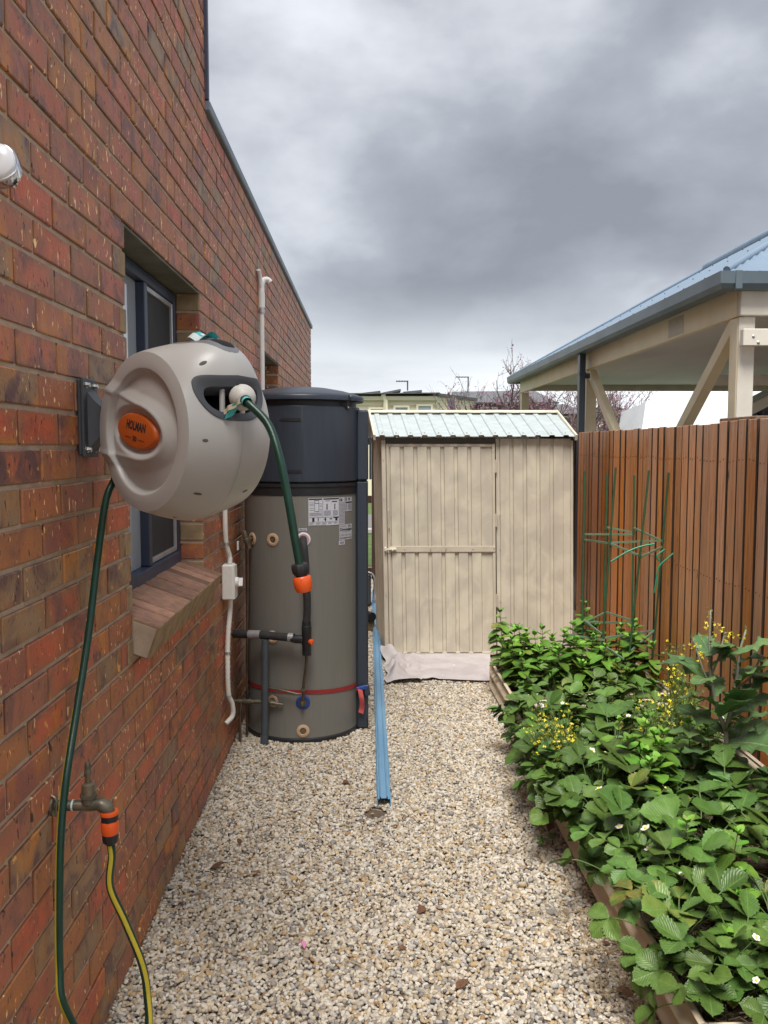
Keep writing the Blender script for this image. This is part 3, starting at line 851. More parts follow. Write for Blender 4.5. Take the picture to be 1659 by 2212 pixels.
shed = thing('garden_shed', 'small beige sheet metal garden shed with a ribbed door and pale steel roof', 'shed', (.87, SY, 0))
def ribs(x0, x1, period, raised, d, ph=0):
    pr = [(x0, 0)]; x = x0 + ph
    while x + period < x1 + .001:
        a = x + (period - raised) / 2; b = x + (period + raised) / 2
        pr += [(a - .006, 0), (a, d), (b, d), (b + .006, 0)]; x += period
    pr.append((x1, 0)); return pr
def front(x0, x1, z0, z1, y, period=.104, raised=.070, d=-.014, ph=0):
    return MB().sheet([(x, y + q) for x, q in ribs(x0, x1, period, raised, d, ph)], z0, z1, .0015, axis='z').xf(SH)
def sbox(*a, c=.002): return MB().cbox(*a, c).xf(SH)
part('corner_trim', sbox(SX0 - .018, SX0 + .014, SY - .012, SY + .02, .0, SZ), M_shedtrim, shed)
part('wall_panel', front(1.018, SX1, .01, SZ + .012, SY + .004, ph=.015), M_shed, shed)
part('corner_trim', sbox(SX1 - .004, SX1 + .016, SY - .008, SY + .02, 0, SZ), M_shed, shed)
side = lambda x: MB().sheet([(y, q) for y, q in ribs(SY + .02, SY + SDEP, .104, .074, -.008)], .01, SZ, .0015, axis='z').xf(lambda p: SH(V((x + p.y, p.x, p.z))))
part('side_wall', side(SX0), M_shed, shed); part('side_wall', side(SX1 + .012), M_shed, shed)
part('rear_wall', front(SX0, SX1, .01, SZ, SY + SDEP), M_shed, shed)
for x in (SX0 + .002, SX1 + .004):
    part('gable', MB().prism([(SY + .01, SZ - .002), (SY + SDEP, SZ - .002), (SY + SDEP / 2, SZ + .215)], x, x + .003, axis='x').xf(SH), M_shed, shed)
part('head_gap_shade', sbox(SX0 + .015, 1.016, SY + .002, SY + .02, SZ - .022, SZ + .02), mat('dark_gap', (.10, .085, .07), .7), shed)  # dark strip painting in the shade of the gap over the door
# door
door = part('door', front(.185, .990, .035, SZ - .045, SY + .001), M_shed, shed)
fr = MB()
for q in ((.168, .188, .02, SZ - .026), (.986, 1.008, .02, SZ - .026)): fr.cbox(q[0], q[1], SY - .014, SY + .008, q[2], q[3], .002)
fr.cbox(.189, .985, SY - .013, SY + .007, SZ - .050, SZ - .027, .002); fr.cbox(.189, .985, SY - .013, SY + .007, .018, .042, .002)
part('door_frame', fr.xf(SH), M_shedtrim, door)
part('middle_rail', sbox(.189, 1.006, SY - .020, SY - .0145, .834, .880), M_shedtrim, door)
hd = MB(); hd.cbox(.176, .184, SY - .045, SY - .038, 1.02, 1.165, .002); hd.cbox(.176, .184, SY - .040, SY - .013, 1.02, 1.028, .002); hd.cbox(.176, .184, SY - .040, SY - .013, 1.157, 1.165, .002)
part('handle', hd.xf(SH), M_shedtrim, door)
lt = MB(); lt.tube([(.145, SY - .034, .857), (.235, SY - .034, .857)], .006, 8); lt.cbox(.178, .232, SY - .030, SY - .0205, .842, .872, .002)
lt.cbox(.140, .158, SY - .040, SY - .0125, .842, .872, .002); lt.tube([(.205, SY - .034, .857), (.205, SY - .052, .848)], .004, 6)
part('sliding_bolt', lt.xf(SH), M_cream_trim, door)
for z in (.45, 1.08, 1.50):
    mb = MB().cbox(1.006, 1.022, SY - .018, SY - .006, z - .05, z + .05, .002); mb.tube([(1.012, SY - .019, z - .05), (1.012, SY - .019, z + .05)], .004, 6); part('hinge', mb.xf(SH), M_shedtrim, door)
for x, z in ((.40, 1.33), (.56, 1.42), (.44, 1.165), (.70, 1.25), (.445, .50), (.70, .30), (.30, .857), (.50, .864), (.50, .850), (.62, .864), (.62, .850), (.83, .857), (.995, .864)):
    part('screw', MB().lathe([(.005, 0), (.0045, .003), (.002, .004)], SH(V((x, SY - (.021 if .8 < z < .9 else .009), z))), (0, -1, 0), 8), M_screw, door)
for x, z in [(1.045, 1.12), (1.045, .857), (1.045, .45)] + [(1.108 + .104 * i, .86) for i in range(5)] + [(.145, 1.25), (.148, .87), (.15, .5), (.145, 1.55)]:
    part('screw', MB().lathe([(.005, 0), (.0045, .003), (.002, .004)], SH(V((x, SY - (.013 if x < .2 else .006), z))), (0, -1, 0), 8), M_screw, shed)
# roof
RY, RZ = SY + SDEP / 2, 1.925
def slope(y0, z0, y1, z1, x0, x1):
    pr = [(x, q) for x, q in ribs(x0, x1, .1085, .034, .011)]
    mb = MB().sheet(pr, 0, 1, .001)
    return mb.xf(lambda p: SH(V((p.x, lerp(y0, y1, p.y), lerp(z0, z1, p.y) + p.z))))
roof = part('roof', slope(SY - .065, SZ + .028, RY, RZ, .085, 1.625), M_galv, shed)
part('roof_slope', slope(SY + SDEP + .06, SZ + .028, RY, RZ, .085, 1.625), M_galv, roof)
rd = MB()
for i in range(24):
    x0, x1 = .080 + i * .0646, .080 + (i + 1) * .0646
    dz = .0025 * nz(i * .35, 4)
    rd.prism([(RY - .05, RZ + .004 + dz), (RY, RZ + .020 + dz), (RY + .05, RZ + .004 + dz), (RY, RZ + .026 + dz)], x0, x1 + .0002, axis='x')
part('ridge_cap', rd.xf(SH), M_cream_trim, roof)
for x in (.072, 1.618):
    b_ = MB(); b_.beam((x + .008, SY - .072, SZ + .020), (x + .008, RY, RZ + .006), .016, .045); b_.beam((x + .008, SY + SDEP + .07, SZ + .020), (x + .008, RY, RZ + .006), .016, .045)
    part('barge_trim', b_.xf(SH), M_cream_trim, roof)
for x in [.085 + .1085 * (i + .5) for i in range(14)]:
    part('screw', MB().lathe([(.006, 0), (.005, .003), (.002, .005)], SH(V((x, SY - .03, SZ + .058))), (0, -.4, 1), 8), M_screw, roof)

# ================================================================ DROP CLOTH
M_cloth = mat('paint_drop_cloth', (.50, .455, .445), .9, (.43, .39, .385), 6, spots=(.74, .72, .71), spot_scale=13, spot_th=.69, bump=.3, bscale=60)
def clothz(u, v):
    x = lerp(.125, .955, u); y = lerp(5.83, 6.61, v)
    x -= .09 * sst(u, .8, 1) * (1 - v)
    y += .03 * math.sin(u * 5) * (1 - v) + .04 * sst(.25, u, .3) * (1 - v)
    bun = sst(.42 - u, 0, .36); env = sst(u, 0, .10) * sst(v, 0, .14) * sst(1 - v, 0, .10)
    fold = (abs(nz(u * 5 + 3, v * 5, 1)) * .17 + abs(nz(u * 9, v * 8, 5)) * .05) * bun
    long_ = .016 * max(0, math.sin(v * 17 + 3 * nz(u * 2.2, v * 2))) * (1 - .5 * sst(u, .5, 1)) * (.3 + sst(abs(nz(u * 3, v * 5)), .05, .3))
    z = .026 + fold * env * .9 + long_ + .012 * abs(nz(u * 6, v * 5, 8))
    # top left corner flipped up over the steel channel
    fl = sst(.14 - u, 0, .13) * sst(v, .70, 1)
    return V((x + .03 * bun * nz(u * 4, v * 5, 2) - .03 * fl, y - .06 * bun * (1 - v), z + .07 * fl))
cb = MB().grid(clothz, 84, 60)
n_ = len(cb.v)
solo('drop_cloth', cb, M_cloth, 'crumpled grey lilac drop cloth lying on the gravel before the shed door', 'cloth', (.5, 6.2, 0), smooth=180)

# ================================================================ HOT WATER HEATER
M_tank = mat('olive_grey_steel', (.20, .193, .172), .36, (.185, .178, .158), 5, stretch=(40, 40, 1), spec=.5)
M_tnavy = mat('navy_plastic', (.036, .047, .066), .38, (.030, .040, .056), 4, stretch=(12, 12, 1), bump=.05, bscale=400)
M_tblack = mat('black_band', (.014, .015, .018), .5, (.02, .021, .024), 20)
M_washer = mat('tan_washer', (.60, .40, .25), .6, (.52, .34, .21), 20)
M_pinkring = mat('pink_washer', (.62, .22, .30), .6, (.55, .30, .35), 20)
M_whitepl = mat('white_plastic', (.82, .81, .78), .45, (.76, .75, .72), 10)
M_bluepl = mat('blue_plastic', (.02, .07, .30), .4, (.015, .055, .25), 20)
M_brass = mat('tarnished_brass', (.22, .18, .12), .45, (.13, .125, .095), 30, metal=.55, spots=(.16, .24, .20), spot_scale=70, spot_th=.66)
M_copper = mat('weathered_copper', (.15, .095, .065), .5, (.08, .07, .055), 25, metal=.5)
M_foam = mat('black_foam_lagging', (.022, .022, .023), .75, (.035, .035, .036), 30, bump=.3, bscale=300)
M_slate = mat('slate_pipe', (.075, .09, .105), .45, (.06, .072, .085), 12)
M_tape = mat('silver_tape', (.42, .42, .43), .35, (.34, .34, .35), 18, metal=.4)
M_orange = mat('orange_plastic', (.82, .115, .018), .38, (.74, .095, .015), 15, spec=.5)
M_redstrap = mat('red_webbing', (.36, .025, .025), .8, (.28, .02, .022), 40, stretch=(1, 1, 6), bump=.4, bscale=300)
M_pinkstrap = mat('faded_strap_end', (.66, .12, .11), .8, (.55, .09, .085), 40)
M_label = mat('white_label', (.62, .63, .68), .5, (.58, .59, .64), 10)
M_label2 = mat('grey_label', (.47, .465, .50), .5, (.44, .435, .47), 10)
M_ink = mat('black_ink', (.02, .02, .028), .6)
M_inkgrey = mat('grey_print', (.26, .26, .30), .6)
M_bolt = mat('zinc_bolt', (.62, .62, .62), .3, (.5, .5, .5), 40, metal=.8)
def tp(th, z, r=TR):
    return V((TCX + r * math.sin(R(th)), TCY - r * math.cos(R(th)), z))
def tn(th): return V((math.sin(R(th)), -math.cos(R(th)), 0))
tank = thing('water_heater', 'tall olive grey and navy cylindrical heat pump water heater beside the brick wall', 'water heater', (TCX, TCY, 0))
C0 = (TCX, TCY, 0)
part('base_ring', MB().lathe([(.318, -.02), (.336, -.02), (.336, .028), (.328, .034)], C0, n=72), M_tblack, tank, smooth=40)
part('cylinder', MB().lathe([(TR, .034), (TR, 1.392)], C0, n=96), M_tank, tank, smooth=40)
part('band', MB().lathe([(TR + .002, 1.384), (TR + .004, 1.386), (TR + .004, 1.428), (TR + .009, 1.431), (TR + .009, 1.448), (TR, 1.452)], C0, n=96), M_tblack, tank, smooth=40)
cas = part('upper_casing', MB().lathe([(TR + .001, 1.454), (TR + .006, 1.458), (TR + .007, 1.868), (TR + .003, 1.874), (.30, 1.874)], C0, n=96), M_tnavy, tank, smooth=40)
def cpatch(t0, t1, z0, z1, r, n=20, m_=2):
    return MB().grid(lambda u, v: tp(lerp(t0, t1, u), lerp(z0, z1, v), r), n, m_)
pnl = MB()
for (a, b, z0, z1) in ((-58, 4.6, 1.462, 1.866), (5.5, 70, 1.462, 1.866)):
    pnl = MB(); pnl.grid(lambda u, v: tp(lerp(a, b, u), lerp(z0, z1, v), TR + .0125), 30, 2)
    pnl.grid(lambda u, v: tp(a, lerp(z0, z1, v), TR + .006 + .0065 * u), 1, 2); pnl.grid(lambda u, v: tp(b, lerp(z0, z1, v), TR + .006 + .0065 * u), 1, 2)
    pnl.grid(lambda u, v: tp(lerp(a, b, u), z0, TR + .006 + .0065 * v), 30, 1); pnl.grid(lambda u, v: tp(lerp(a, b, u), z1, TR + .006 + .0065 * v), 30, 1)
    part('access_panel', pnl, M_tnavy, cas)
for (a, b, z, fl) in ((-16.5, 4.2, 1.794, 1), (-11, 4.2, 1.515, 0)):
    # finger grips: a dished hood, the pocket's shade painted as a black patch
    def gp(u, v):
        th = lerp(a, b, u); s_ = math.sin(PI * min(1, u * 1.6 + .02) / 2) ** .5
        return tp(th, z + lerp(-.010, .008, v) * s_ , TR + .0128 + .003 * math.sin(PI * v) * s_)
    part('finger_grip', MB().grid(gp, 16, 6), M_tnavy, cas, smooth=60)
    part('grip_pocket_shade', MB().grid(lambda u, v: tp(lerp(a + 1.2, b - .1, u), z + (.0005 + lerp(-.006, .010, v)) * math.sin(PI * min(1, u * 1.7 + .05) / 2) ** .5, TR + .0165), 14, 2), M_tblack, cas, smooth=60)
part('shadow_gap', MB().lathe([(.318, 1.872), (.318, 1.905)], C0, n=72), M_tblack, tank, smooth=40)
part('lid', MB().lathe([(.30, 1.902), (.352, 1.902), (.361, 1.906), (.362, 1.926), (.356, 1.934), (.33, 1.944), (.25, 1.966), (.15, 1.984), (.06, 1.991), (.01, 1.992)], C0, n=96), M_tnavy, tank, smooth=50)
la = MB(); p = tp(52, 1.885, TR + .018); n_ = tn(52); s_ = V((0, 0, 1)).cross(n_)
la.obox(p, s_, n_, (0, 0, 1), .012, .003, .030, .002); la.obox(p + V((0, 0, .038)) + n_ * .008, s_, n_, (0, 0, 1), .008, .010, .012, .002)
L_ = part('latch', la, M_tblack, tank)
for dz in (-.018, .044): part('bolt', MB().lathe([(.005, 0), (.005, .003)], p + n_ * (.003 if dz < 0 else .018) + V((0, 0, dz)), n_, 8), M_bolt, L_)
# pipe cover down the right side
sp_ = MB(); sp_.cbox(-.068, .000, 4.875, 5.10, .015, 1.455, .010); sp_.cbox(-.066, .002, 4.870, 5.10, 1.458, 1.858, .010)
part('pipe_cover', sp_, M_tnavy, tank)
# ports
def port(name, th, z, ro=.036, ri=.018, mt=M_washer, dark=True):
    n_ = tn(th); p = tp(th, z, TR - .003)
    o = part(name, MB().lathe([(ro, 0), (ro, .006), (ro - .003, .008), (ri + .002, .008), (ri, .006), (ri, -.012)], p, n_, 28, capa=False, capb=True), mt, tank, smooth=40)
    if dark: part('plug', MB().lathe([(ri * .99, .0), (ri * .98, .003), (ri * .6, .003), (ri * .55, .006)], p, n_, 20), M_brass, o, smooth=40)
    return o
port('port', -53, 1.135); port('port', -24.7, 1.141); port('port', -26.2, .598); port('port', -26.4, .236, .034); port('port', 3.9, .076, .036)
pp = port('port', 5.6, 1.145, .039, .026, M_whitepl, False); part('washer', MB().lathe([(.031, .0085), (.030, .0105), (.018, .0105)], tp(5.6, 1.145, TR - .003), tn(5.6), 28), M_pinkring, pp, smooth=40)
port('port', 4.1, .238, .039, .022, M_bluepl)
# labels
def curved(mb, th0, z0, r):     # flat (x right, y up) lettering wrapped on the cylinder
    return mb.xf(lambda p: tp(th0 + math.degrees(p.x / TR), z0 + p.y, r))
def label(th0, th1, z0, z1, mt): return part('label', cpatch(th0, th1, z0, z1, TR + .0012, 14, 1), mt, tank)
def bars(lb, rects, mt=None, r=TR + .0020):
    mb = MB()
    for (a, b, c, d) in rects: mb.grid(lambda u, v: tp(lerp(a, b, u), lerp(c, d, v), r), 6, 1)
    return part('print', mb, mt or M_ink, lb)
L1 = label(10.5, 42.4, 1.219, 1.371, M_label)
bars(L1, [(11, 24, 1.361, 1.368), (25, 42, 1.361, 1.368), (24.4, 24.7, 1.266, 1.360), (11, 42, 1.263, 1.2645), (16.5, 20.5, 1.341, 1.343), (16.3, 16.7, 1.297, 1.357), (20.4, 20.8, 1.297, 1.357), (16.5, 20.5, 1.296, 1.298), (16.5, 20.5, 1.356, 1.358),
          (28.3, 29.4, 1.306, 1.338), (37, 38, 1.306, 1.336), (34, 40.4, 1.347, 1.352), (27, 32, 1.353, 1.355), (14, 16.2, 1.241, 1.262), (19.5, 20.2, 1.243, 1.262), (26.5, 27.6, 1.242, 1.262), (25.4, 28.7, 1.252, 1.255), (31.5, 34.5, 1.252, 1.257), (38, 40.6, 1.244, 1.257), (36, 42, 1.258, 1.263), (11, 42, 1.2385, 1.2395)])
rw = []
for z in (1.288, 1.283, 1.278, 1.273): rw.append((11.5, 23.5, z, z + .002))
for i in range(6): rw += [(25.5, 33, 1.298 - i * .005, 1.300 - i * .005), (35, 41, 1.298 - i * .005, 1.300 - i * .005)]
for z in (1.345, 1.336, 1.329, 1.314, 1.304): rw += [(11.5, 15.8, z, z + .002), (21.3, 23.8, z - .006, z - .004)]
for i in range(5): rw += [(11.3 + i * 6.2, 16.2 + i * 6.2, 1.233, 1.235), (11.3 + i * 6.2, 15 + i * 6.2, 1.228, 1.230)]
rw.append((11.2, 28, 1.2215, 1.2235))
bars(L1, rw, M_inkgrey)
L2 = label(42.9, 50.5, 1.219, 1.370, M_label2)
part('lettering', curved(text_mb('CE', .017, .0008), 43.3, 1.350, TR + .0021), M_ink, L2)
bars(L2, [(43.3, 50, 1.338 - i * .0078, 1.3405 - i * .0078) for i in range(15)], M_inkgrey)
L3 = label(51.2, 62.5, 1.290, 1.369, M_label2)
part('lettering', curved(text_mb('W', .019, .0008), 55.5, 1.351, TR + .0021), M_ink, L3)
bars(L3, [(51.8, 62, 1.336, 1.343), (51.8, 53, 1.350, 1.367)]); bars(L3, [(52, 53.5, 1.300, 1.330)] + [(55, 62, 1.328 - i * .005, 1.3305 - i * .005) for i in range(7)], M_inkgrey)
L4 = label(42.7, 62.2, 1.131, 1.2175, M_label2)
t_ = text_mb('Chromagen', .0205, .0006); k_ = R(18) * TR / t_.w; t_.xf(lambda p: V((p.x * k_, p.y, 0)))
part('lettering', curved(t_, 43.4, 1.183, TR + .0021), M_ink, L4)
t_ = text_mb('1300 367 565', .0145, .0002); k_ = R(17.5) * TR / t_.w; t_.xf(lambda p: V((p.x * k_, p.y, 0)))
part('lettering', curved(t_, 43.6, 1.153, TR + .0021), M_inkgrey, L4)
t_ = text_mb('chromagen.com.au', .011, .0003); k_ = R(17.5) * TR / t_.w; t_.xf(lambda p: V((p.x * k_, p.y, 0)))
part('lettering', curved(t_, 43.6, 1.139, TR + .0021), M_ink, L4)
ry = MB()
for a in range(-20, 201, 44):
    ry.beam(V((math.cos(R(a)) * .004, math.sin(R(a)) * .004, 0)), V((math.cos(R(a)) * .011, math.sin(R(a)) * .011, 0)), .0028, .0001, (0, 0, 1))
part('sun_logo', curved(ry.xf(lambda p: V((p.x, p.y, 0))), 57.5, 1.2035, TR + .0022), M_ink, L4)
bars(L4, [(43.6, 52, 1.2065, 1.2095), (45, 55, 1.1755, 1.1775)], M_inkgrey)
L5 = label(42.3, 50.2, 1.105, 1.128, M_label); bars(L5, [(43.4, 49.2, 1.110, 1.123)], M_inkgrey)
L6 = label(1.2, 9.0, 1.192, 1.206, M_label)
t_ = text_mb('Water Outlet', .008, .0003); k_ = R(6.4) * TR / t_.w; t_.xf(lambda p: V((p.x * k_, p.y, 0))); part('lettering', curved(t_, 1.9, 1.196, TR + .0021), M_ink, L6)
# strap
def sz(th): return .284 + .014 * math.cos(R(th + 12)) - .010 * math.sin(R(th))
stp = thing('ratchet_strap', 'red webbing strap with blue buckle round the lower part of the water heater', 'strap', (TCX, TCY, 0))
part('webbing', MB().grid(lambda u, v: tp(lerp(-180, 74, u), sz(lerp(-180, 74, u)) + lerp(-.011, .011, v), TR + .004), 80, 1), M_redstrap, stp, smooth=180)
part('webbing', MB().grid(lambda u, v: V((lerp(-.073, .006, u), 4.866 - .001 * u, .252 + .018 * u + lerp(-.011, .011, v))), 6, 1), M_redstrap, stp, smooth=180)
bk = MB(); bk.obox((-.038, 4.853, .262), (.95, 0, .25), (0, 1, 0), (-.25, 0, .95), .030, .010, .012, .003); bk.obox((-.008, 4.86, .247), (1, 0, .2), (0, 1, 0), (-.2, 0, 1), .016, .014, .030, .004, 1)
part('buckle', bk, [M_bluepl, M_tnavy], stp)
part('strap_end', MB().grid(lambda u, v: V((-.062 + lerp(0, .028, u) + .020 * math.sin(v * 2.2) - .012 * v, 4.845 - .02 * math.sin(v * 5) * .6 - .01 * u, lerp(.262, .118, v) - .008 * u)), 4, 12), M_pinkstrap, stp, smooth=180)

# ---------------------------------------------------------------- plumbing in front of the heater
lag = thing('lagged_pipework', 'black foam lagged hot water pipe with tempering valve and orange cap on the heater', 'pipework', (-.33, 4.57, .5))
part('riser', MB().tube(bez([tp(5.6, 1.145, TR - .01), V((-.352, 4.615, 1.147)), V((-.346, 4.572, 1.125)), V((-.338, 4.560, 1.05)), V((-.333, 4.562, .93)), V((-.328, 4.565, .80)), V((-.333, 4.567, .69))], 42), [.0205] * 43, 16), M_foam, lag, smooth=50)
part('cross_pipe', MB().tube(bez([(-.752, 4.700, .615), (-.60, 4.645, .622), (-.47, 4.60, .620), (-.40, 4.585, .618)], 12), .0225, 16), M_foam, lag, smooth=50)
cpp = bez([(-.752, 4.700, .615), (-.60, 4.645, .622), (-.47, 4.60, .620), (-.40, 4.585, .618)], 40)
for a in (.22, .80):
    q0, q1 = V((-.735, 4.694, .616)), V((-.41, 4.588, .618)); d = q1 - q0
    part('tape', MB().tube([cpp[int(a * 40)], cpp[int((a + .075) * 40)], cpp[int((a + .15) * 40)]], .0242, 16), M_tape, lag, smooth=40)
tv = MB(); tv.lathe([(.024, .10), (.024, .075), (.0265, .073), (.0265, -.03), (.024, -.033), (.024, -.085)], (-.333, 4.567, .612), (0, 0, 1), 18)
tv.lathe([(.016, -.02), (.023, .005), (.023, .055)], (-.40, 4.578, .612), (1, -.1, 0), 16)
part('tempering_valve', tv, M_tblack, lag, smooth=40)
part('cap', MB().lathe([(.013, 0), (.016, .006), (.016, .018), (.011, .022)], (-.316, 4.552, .603), (.75, -.6, 0), 12), M_orange, lag, smooth=40)
part('copper_tail', MB().tube(bez([(-.334, 4.567, .53), (-.337, 4.570, .46), (-.352, 4.592, .37), (-.356, 4.61, .30), (-.362, 4.628, .245)], 20), .0075, 10), M_copper, lag, smooth=50)
part('nut', MB().lathe([(.011, 0), (.011, .016)], (-.3545, 4.60, .335), (-.1, .15, -1), 6), M_brass, lag)
part('elbow', MB().tube(bez([(-.361, 4.63, .262), (-.363, 4.628, .235), (-.363, 4.66, .228)], 8), .012, 10), M_brass, lag, smooth=50)
part('braid', MB().tube(bez([(-.55, 4.668, .318), (-.46, 4.625, .312), (-.39, 4.615, .298), (-.362, 4.612, .302)], 14), .0065, 8), M_brass, lag, smooth=50)
sl = thing('drain_pipe', 'upright slate grey plastic pipe standing before the water heater', 'pipe', (-.575, 4.635, 0))
part('pipe', MB().tube([(-.575, 4.640, 0), (-.563, 4.622, .602)], .0195, 18), M_slate, sl, smooth=40)
part('socket', MB().tube([(-.5755, 4.640, .0), (-.5745, 4.639, .06)], .0225, 18), M_slate, sl, smooth=40)
rvp = thing('relief_valve', 'tarnished brass relief valve with copper drain beside the wall', 'valve', (-.69, 4.75, .05))
part('valve_body', MB().lathe([(.012, -.05), (.015, -.048), (.015, -.012), (.020, -.010), (.020, .012), (.014, .015), (.014, .045), (.010, .06)], (-.675, 4.755, 1.13), (-.25, -.2, 1), 14), M_brass, rvp, smooth=40)
part('stem', MB().tube([(-.675, 4.755, 1.135), (-.645, 4.80, 1.135)], .012, 10), M_brass, rvp, smooth=40)
part('lever', MB().cbox(-.722, -.714, 4.70, 4.73, 1.08, 1.13, .002), M_whitepl, rvp)
part('drain', MB().tube(bez([(-.670, 4.757, 1.085), (-.672, 4.757, .9), (-.682, 4.757, .5), (-.688, 4.757, .02)], 16), .0075, 10), M_copper, rvp, smooth=40)
iv = thing('inlet_valve', 'green tarnished inlet valve between wall and water heater near the ground', 'valve', (-.66, 4.68, .05))
part('valve_body', MB().lathe([(.010, 0), (.010, .03), (.014, .03), (.014, .05), (.011, .052), (.016, .06), (.016, .10), (.011, .102), (.013, .13), (.013, .15), (.010, .152), (.010, .24)], (-.752, 4.70, .236), (.96, -.14, 0), 14), M_brass, iv, smooth=40)
part('stem', MB().lathe([(.010, 0), (.010, .03), (.013, .032), (.013, .052)], (-.672, 4.690, .245), (0, 0, 1), 12), M_tblack, iv, smooth=40)
part('tail_pipe', MB().tube(bez([(-.705, 4.69, .232), (-.712, 4.675, .18), (-.714, 4.665, .0)], 8), .008, 8), M_copper, iv, smooth=40)
dv = thing('drain_cock', 'small brass drain cock on the lower left port of the heater', 'valve', tp(-26.4, .236))
part('body', MB().lathe([(.015, 0), (.015, .018), (.010, .02), (.010, .045)], tp(-26.4, .236, TR), tn(-26.4), 12), M_brass, dv, smooth=40)
part('spout', MB().tube([tp(-26.4, .236, TR + .03), tp(-26.4, .236, TR + .03) + V((.05, -.012, -.006)), tp(-26.4, .236, TR + .03) + V((.075, -.016, -.007))], [.010, .008, .006], 10), M_brass, dv, smooth=40)

# ---------------------------------------------------------------- electrical fittings on the wall
M_pvc = mat('pale_grey_pvc', (.80, .78, .72), .5, (.74, .72, .66), 10)
iso = thing('isolator_switch', 'pale grey weatherproof isolator switch box on corrugated conduit', 'switch', (WX, 4.42, .87))
part('housing', MB().cbox(WX + .002, WX + .060, 4.345, 4.44, .868, 1.048, .006), M_pvc, iso)
part('cover', MB().prism([(4.349, .872), (4.436, .872), (4.436, 1.02), (4.42, 1.044), (4.349, 1.044)], WX + .058, WX + .068, axis='x'), M_pvc, iso)
kb = part('rotary_knob', MB().lathe([(.026, 0), (.026, .012), (.022, .016)], (WX + .0685, 4.385, .955), (1, 0, 0), 20), M_whitepl, iso, smooth=40)
part('grip', MB().obox((WX + .092, 4.385, .955), (1, 0, 0), (0, .4, .92), (0, -.92, .4), .012, .022, .005, .002), M_whitepl, kb)
def corr(path, r, n=10):
    P = bez(path, 90); return MB().tube(P, [r * (1 + (.08 if i % 2 else -.05)) for i in range(len(P))], n)
part('conduit', corr([(WX + .02, 4.36, 1.60), (WX + .022, 4.36, 1.40), (WX + .022, 4.36, 1.25), (WX + .024, 4.375, 1.15), (WX + .036, 4.395, 1.09), (WX + .038, 4.395, 1.05)], .0125), M_pvc, iso, smooth=60)
part('conduit', corr([(WX + .038, 4.395, .868), (WX + .034, 4.40, .80), (WX + .024, 4.385, .66), (WX + .022, 4.375, .50), (WX + .024, 4.38, .37), (WX + .040, 4.395, .31), (WX + .040, 4.40, .25), (WX + .01, 4.37, .215)], .0125), M_pvc, iso, smooth=60)
for z, yy in ((1.155, 4.372), (.585, 4.380), (.355, 4.381)):
    mb = MB().tube([(WX + .024, yy, z - .008), (WX + .024, yy, z + .008)], .0145, 12); mb.cbox(WX, WX + .004, yy - .03, yy + .03, z - .008, z + .008, .001); part('saddle_clip', mb, M_bolt, iso)
vp_ = thing('vent_pipe', 'white plastic pipe with hooked top clipped high on the brick wall', 'pipe', (WX, 5.93, 1.0))
part('pipe', MB().tube([(WX + .026, 5.95, .9), (WX + .026, 5.95, 2.60)], .0160, 14), M_whitepl, vp_, smooth=40)
part('socket', MB().tube([(WX + .026, 5.95, 2.595), (WX + .026, 5.95, 2.70)], .0225, 14), M_whitepl, vp_, smooth=40)
part('hook', MB().tube(bez([(WX + .026, 5.95, 2.70), (WX + .026, 5.955, 2.75), (WX + .038, 5.97, 2.785), (WX + .065, 5.985, 2.79), (WX + .080, 5.99, 2.775)], 16), .0195, 12), M_whitepl, vp_, smooth=40)
part('spur', MB().tube(bez([(WX + .026, 5.95, 2.72), (WX + .018, 5.93, 2.79), (WX + .012, 5.90, 2.84)], 8), [.016] * 9, 10), M_whitepl, vp_, smooth=40)
part('saddle_clip', MB().tube([(WX + .026, 5.95, 2.56), (WX + .026, 5.95, 2.585)], .0225, 14), M_bolt, vp_)

# wall lamp at the left edge
lamp = thing('wall_lamp', 'round white and chrome wall lamp cut by the left edge of the photo', 'lamp', (WX, 1.50, 2.15))
lc = V((-0.609,1.455,2.116)); ld = V((.09, -.98, .16)).normalized()  # lens centre set from its image pixels at an assumed depth
M_chrome = mat('chrome', (.72, .72, .74), .12, metal=1.0)
part('lens', MB().lathe([(.031, -.004), (.031, .002), (.027, .006), (.012, .008)], lc, ld, 28), mat('opal_lens', (.86, .87, .88), .25), lamp, smooth=50)
part('housing', MB().lathe([(.020, -.036), (.030, -.033), (.034, -.027), (.034, -.002), (.031, 0)], lc, ld, 28), M_chrome, lamp, smooth=40)
part('arm', MB().tube(bez([lc - ld * .045, lc - ld * .07, V((WX + .03, 1.545, 2.19)), V((WX - .002, 1.55, 2.19))], 10), .008, 10), M_chrome, lamp, smooth=50)
part('wall_plate', MB().lathe([(.03, 0), (.03, .006), (.026, .009)], (WX - .001, 1.55, 2.19), (1, 0, 0), 24), M_chrome, lamp, smooth=40)

# ================================================================ HOSE REEL
RC = V((-.470, 2.215, 1.686)); PHI = R(43)
RF = V((math.cos(PHI), -math.sin(PHI), 0)); RN = V((-math.sin(PHI), -math.cos(PHI), 0)); RU = V((0, 0, 1))
RW = .122
M_reel = mat('warm_grey_plastic', (.45, .44, .42), .38, (.42, .41, .39), 3, bump=.10, bscale=900, spots=(.30, .27, .235), spot_scale=300, spot_th=.74, bdist=.001)
M_reeldark = mat('charcoal_plastic', (.060, .065, .075), .5, (.05, .054, .062), 6, bump=.10, bscale=700)
M_teal = mat('teal_film', (.03, .40, .42), .25, (.06, .50, .50), 20)
M_wrap = mat('white_film', (.66, .72, .72), .3, (.55, .64, .64), 20)
M_hose = mat('dark_green_hose', (.005, .036, .022), .35, (.006, .045, .028), 30, bump=.15, bscale=500)
def rl(u, v, w): return RC + RF * u + RU * v + RN * w
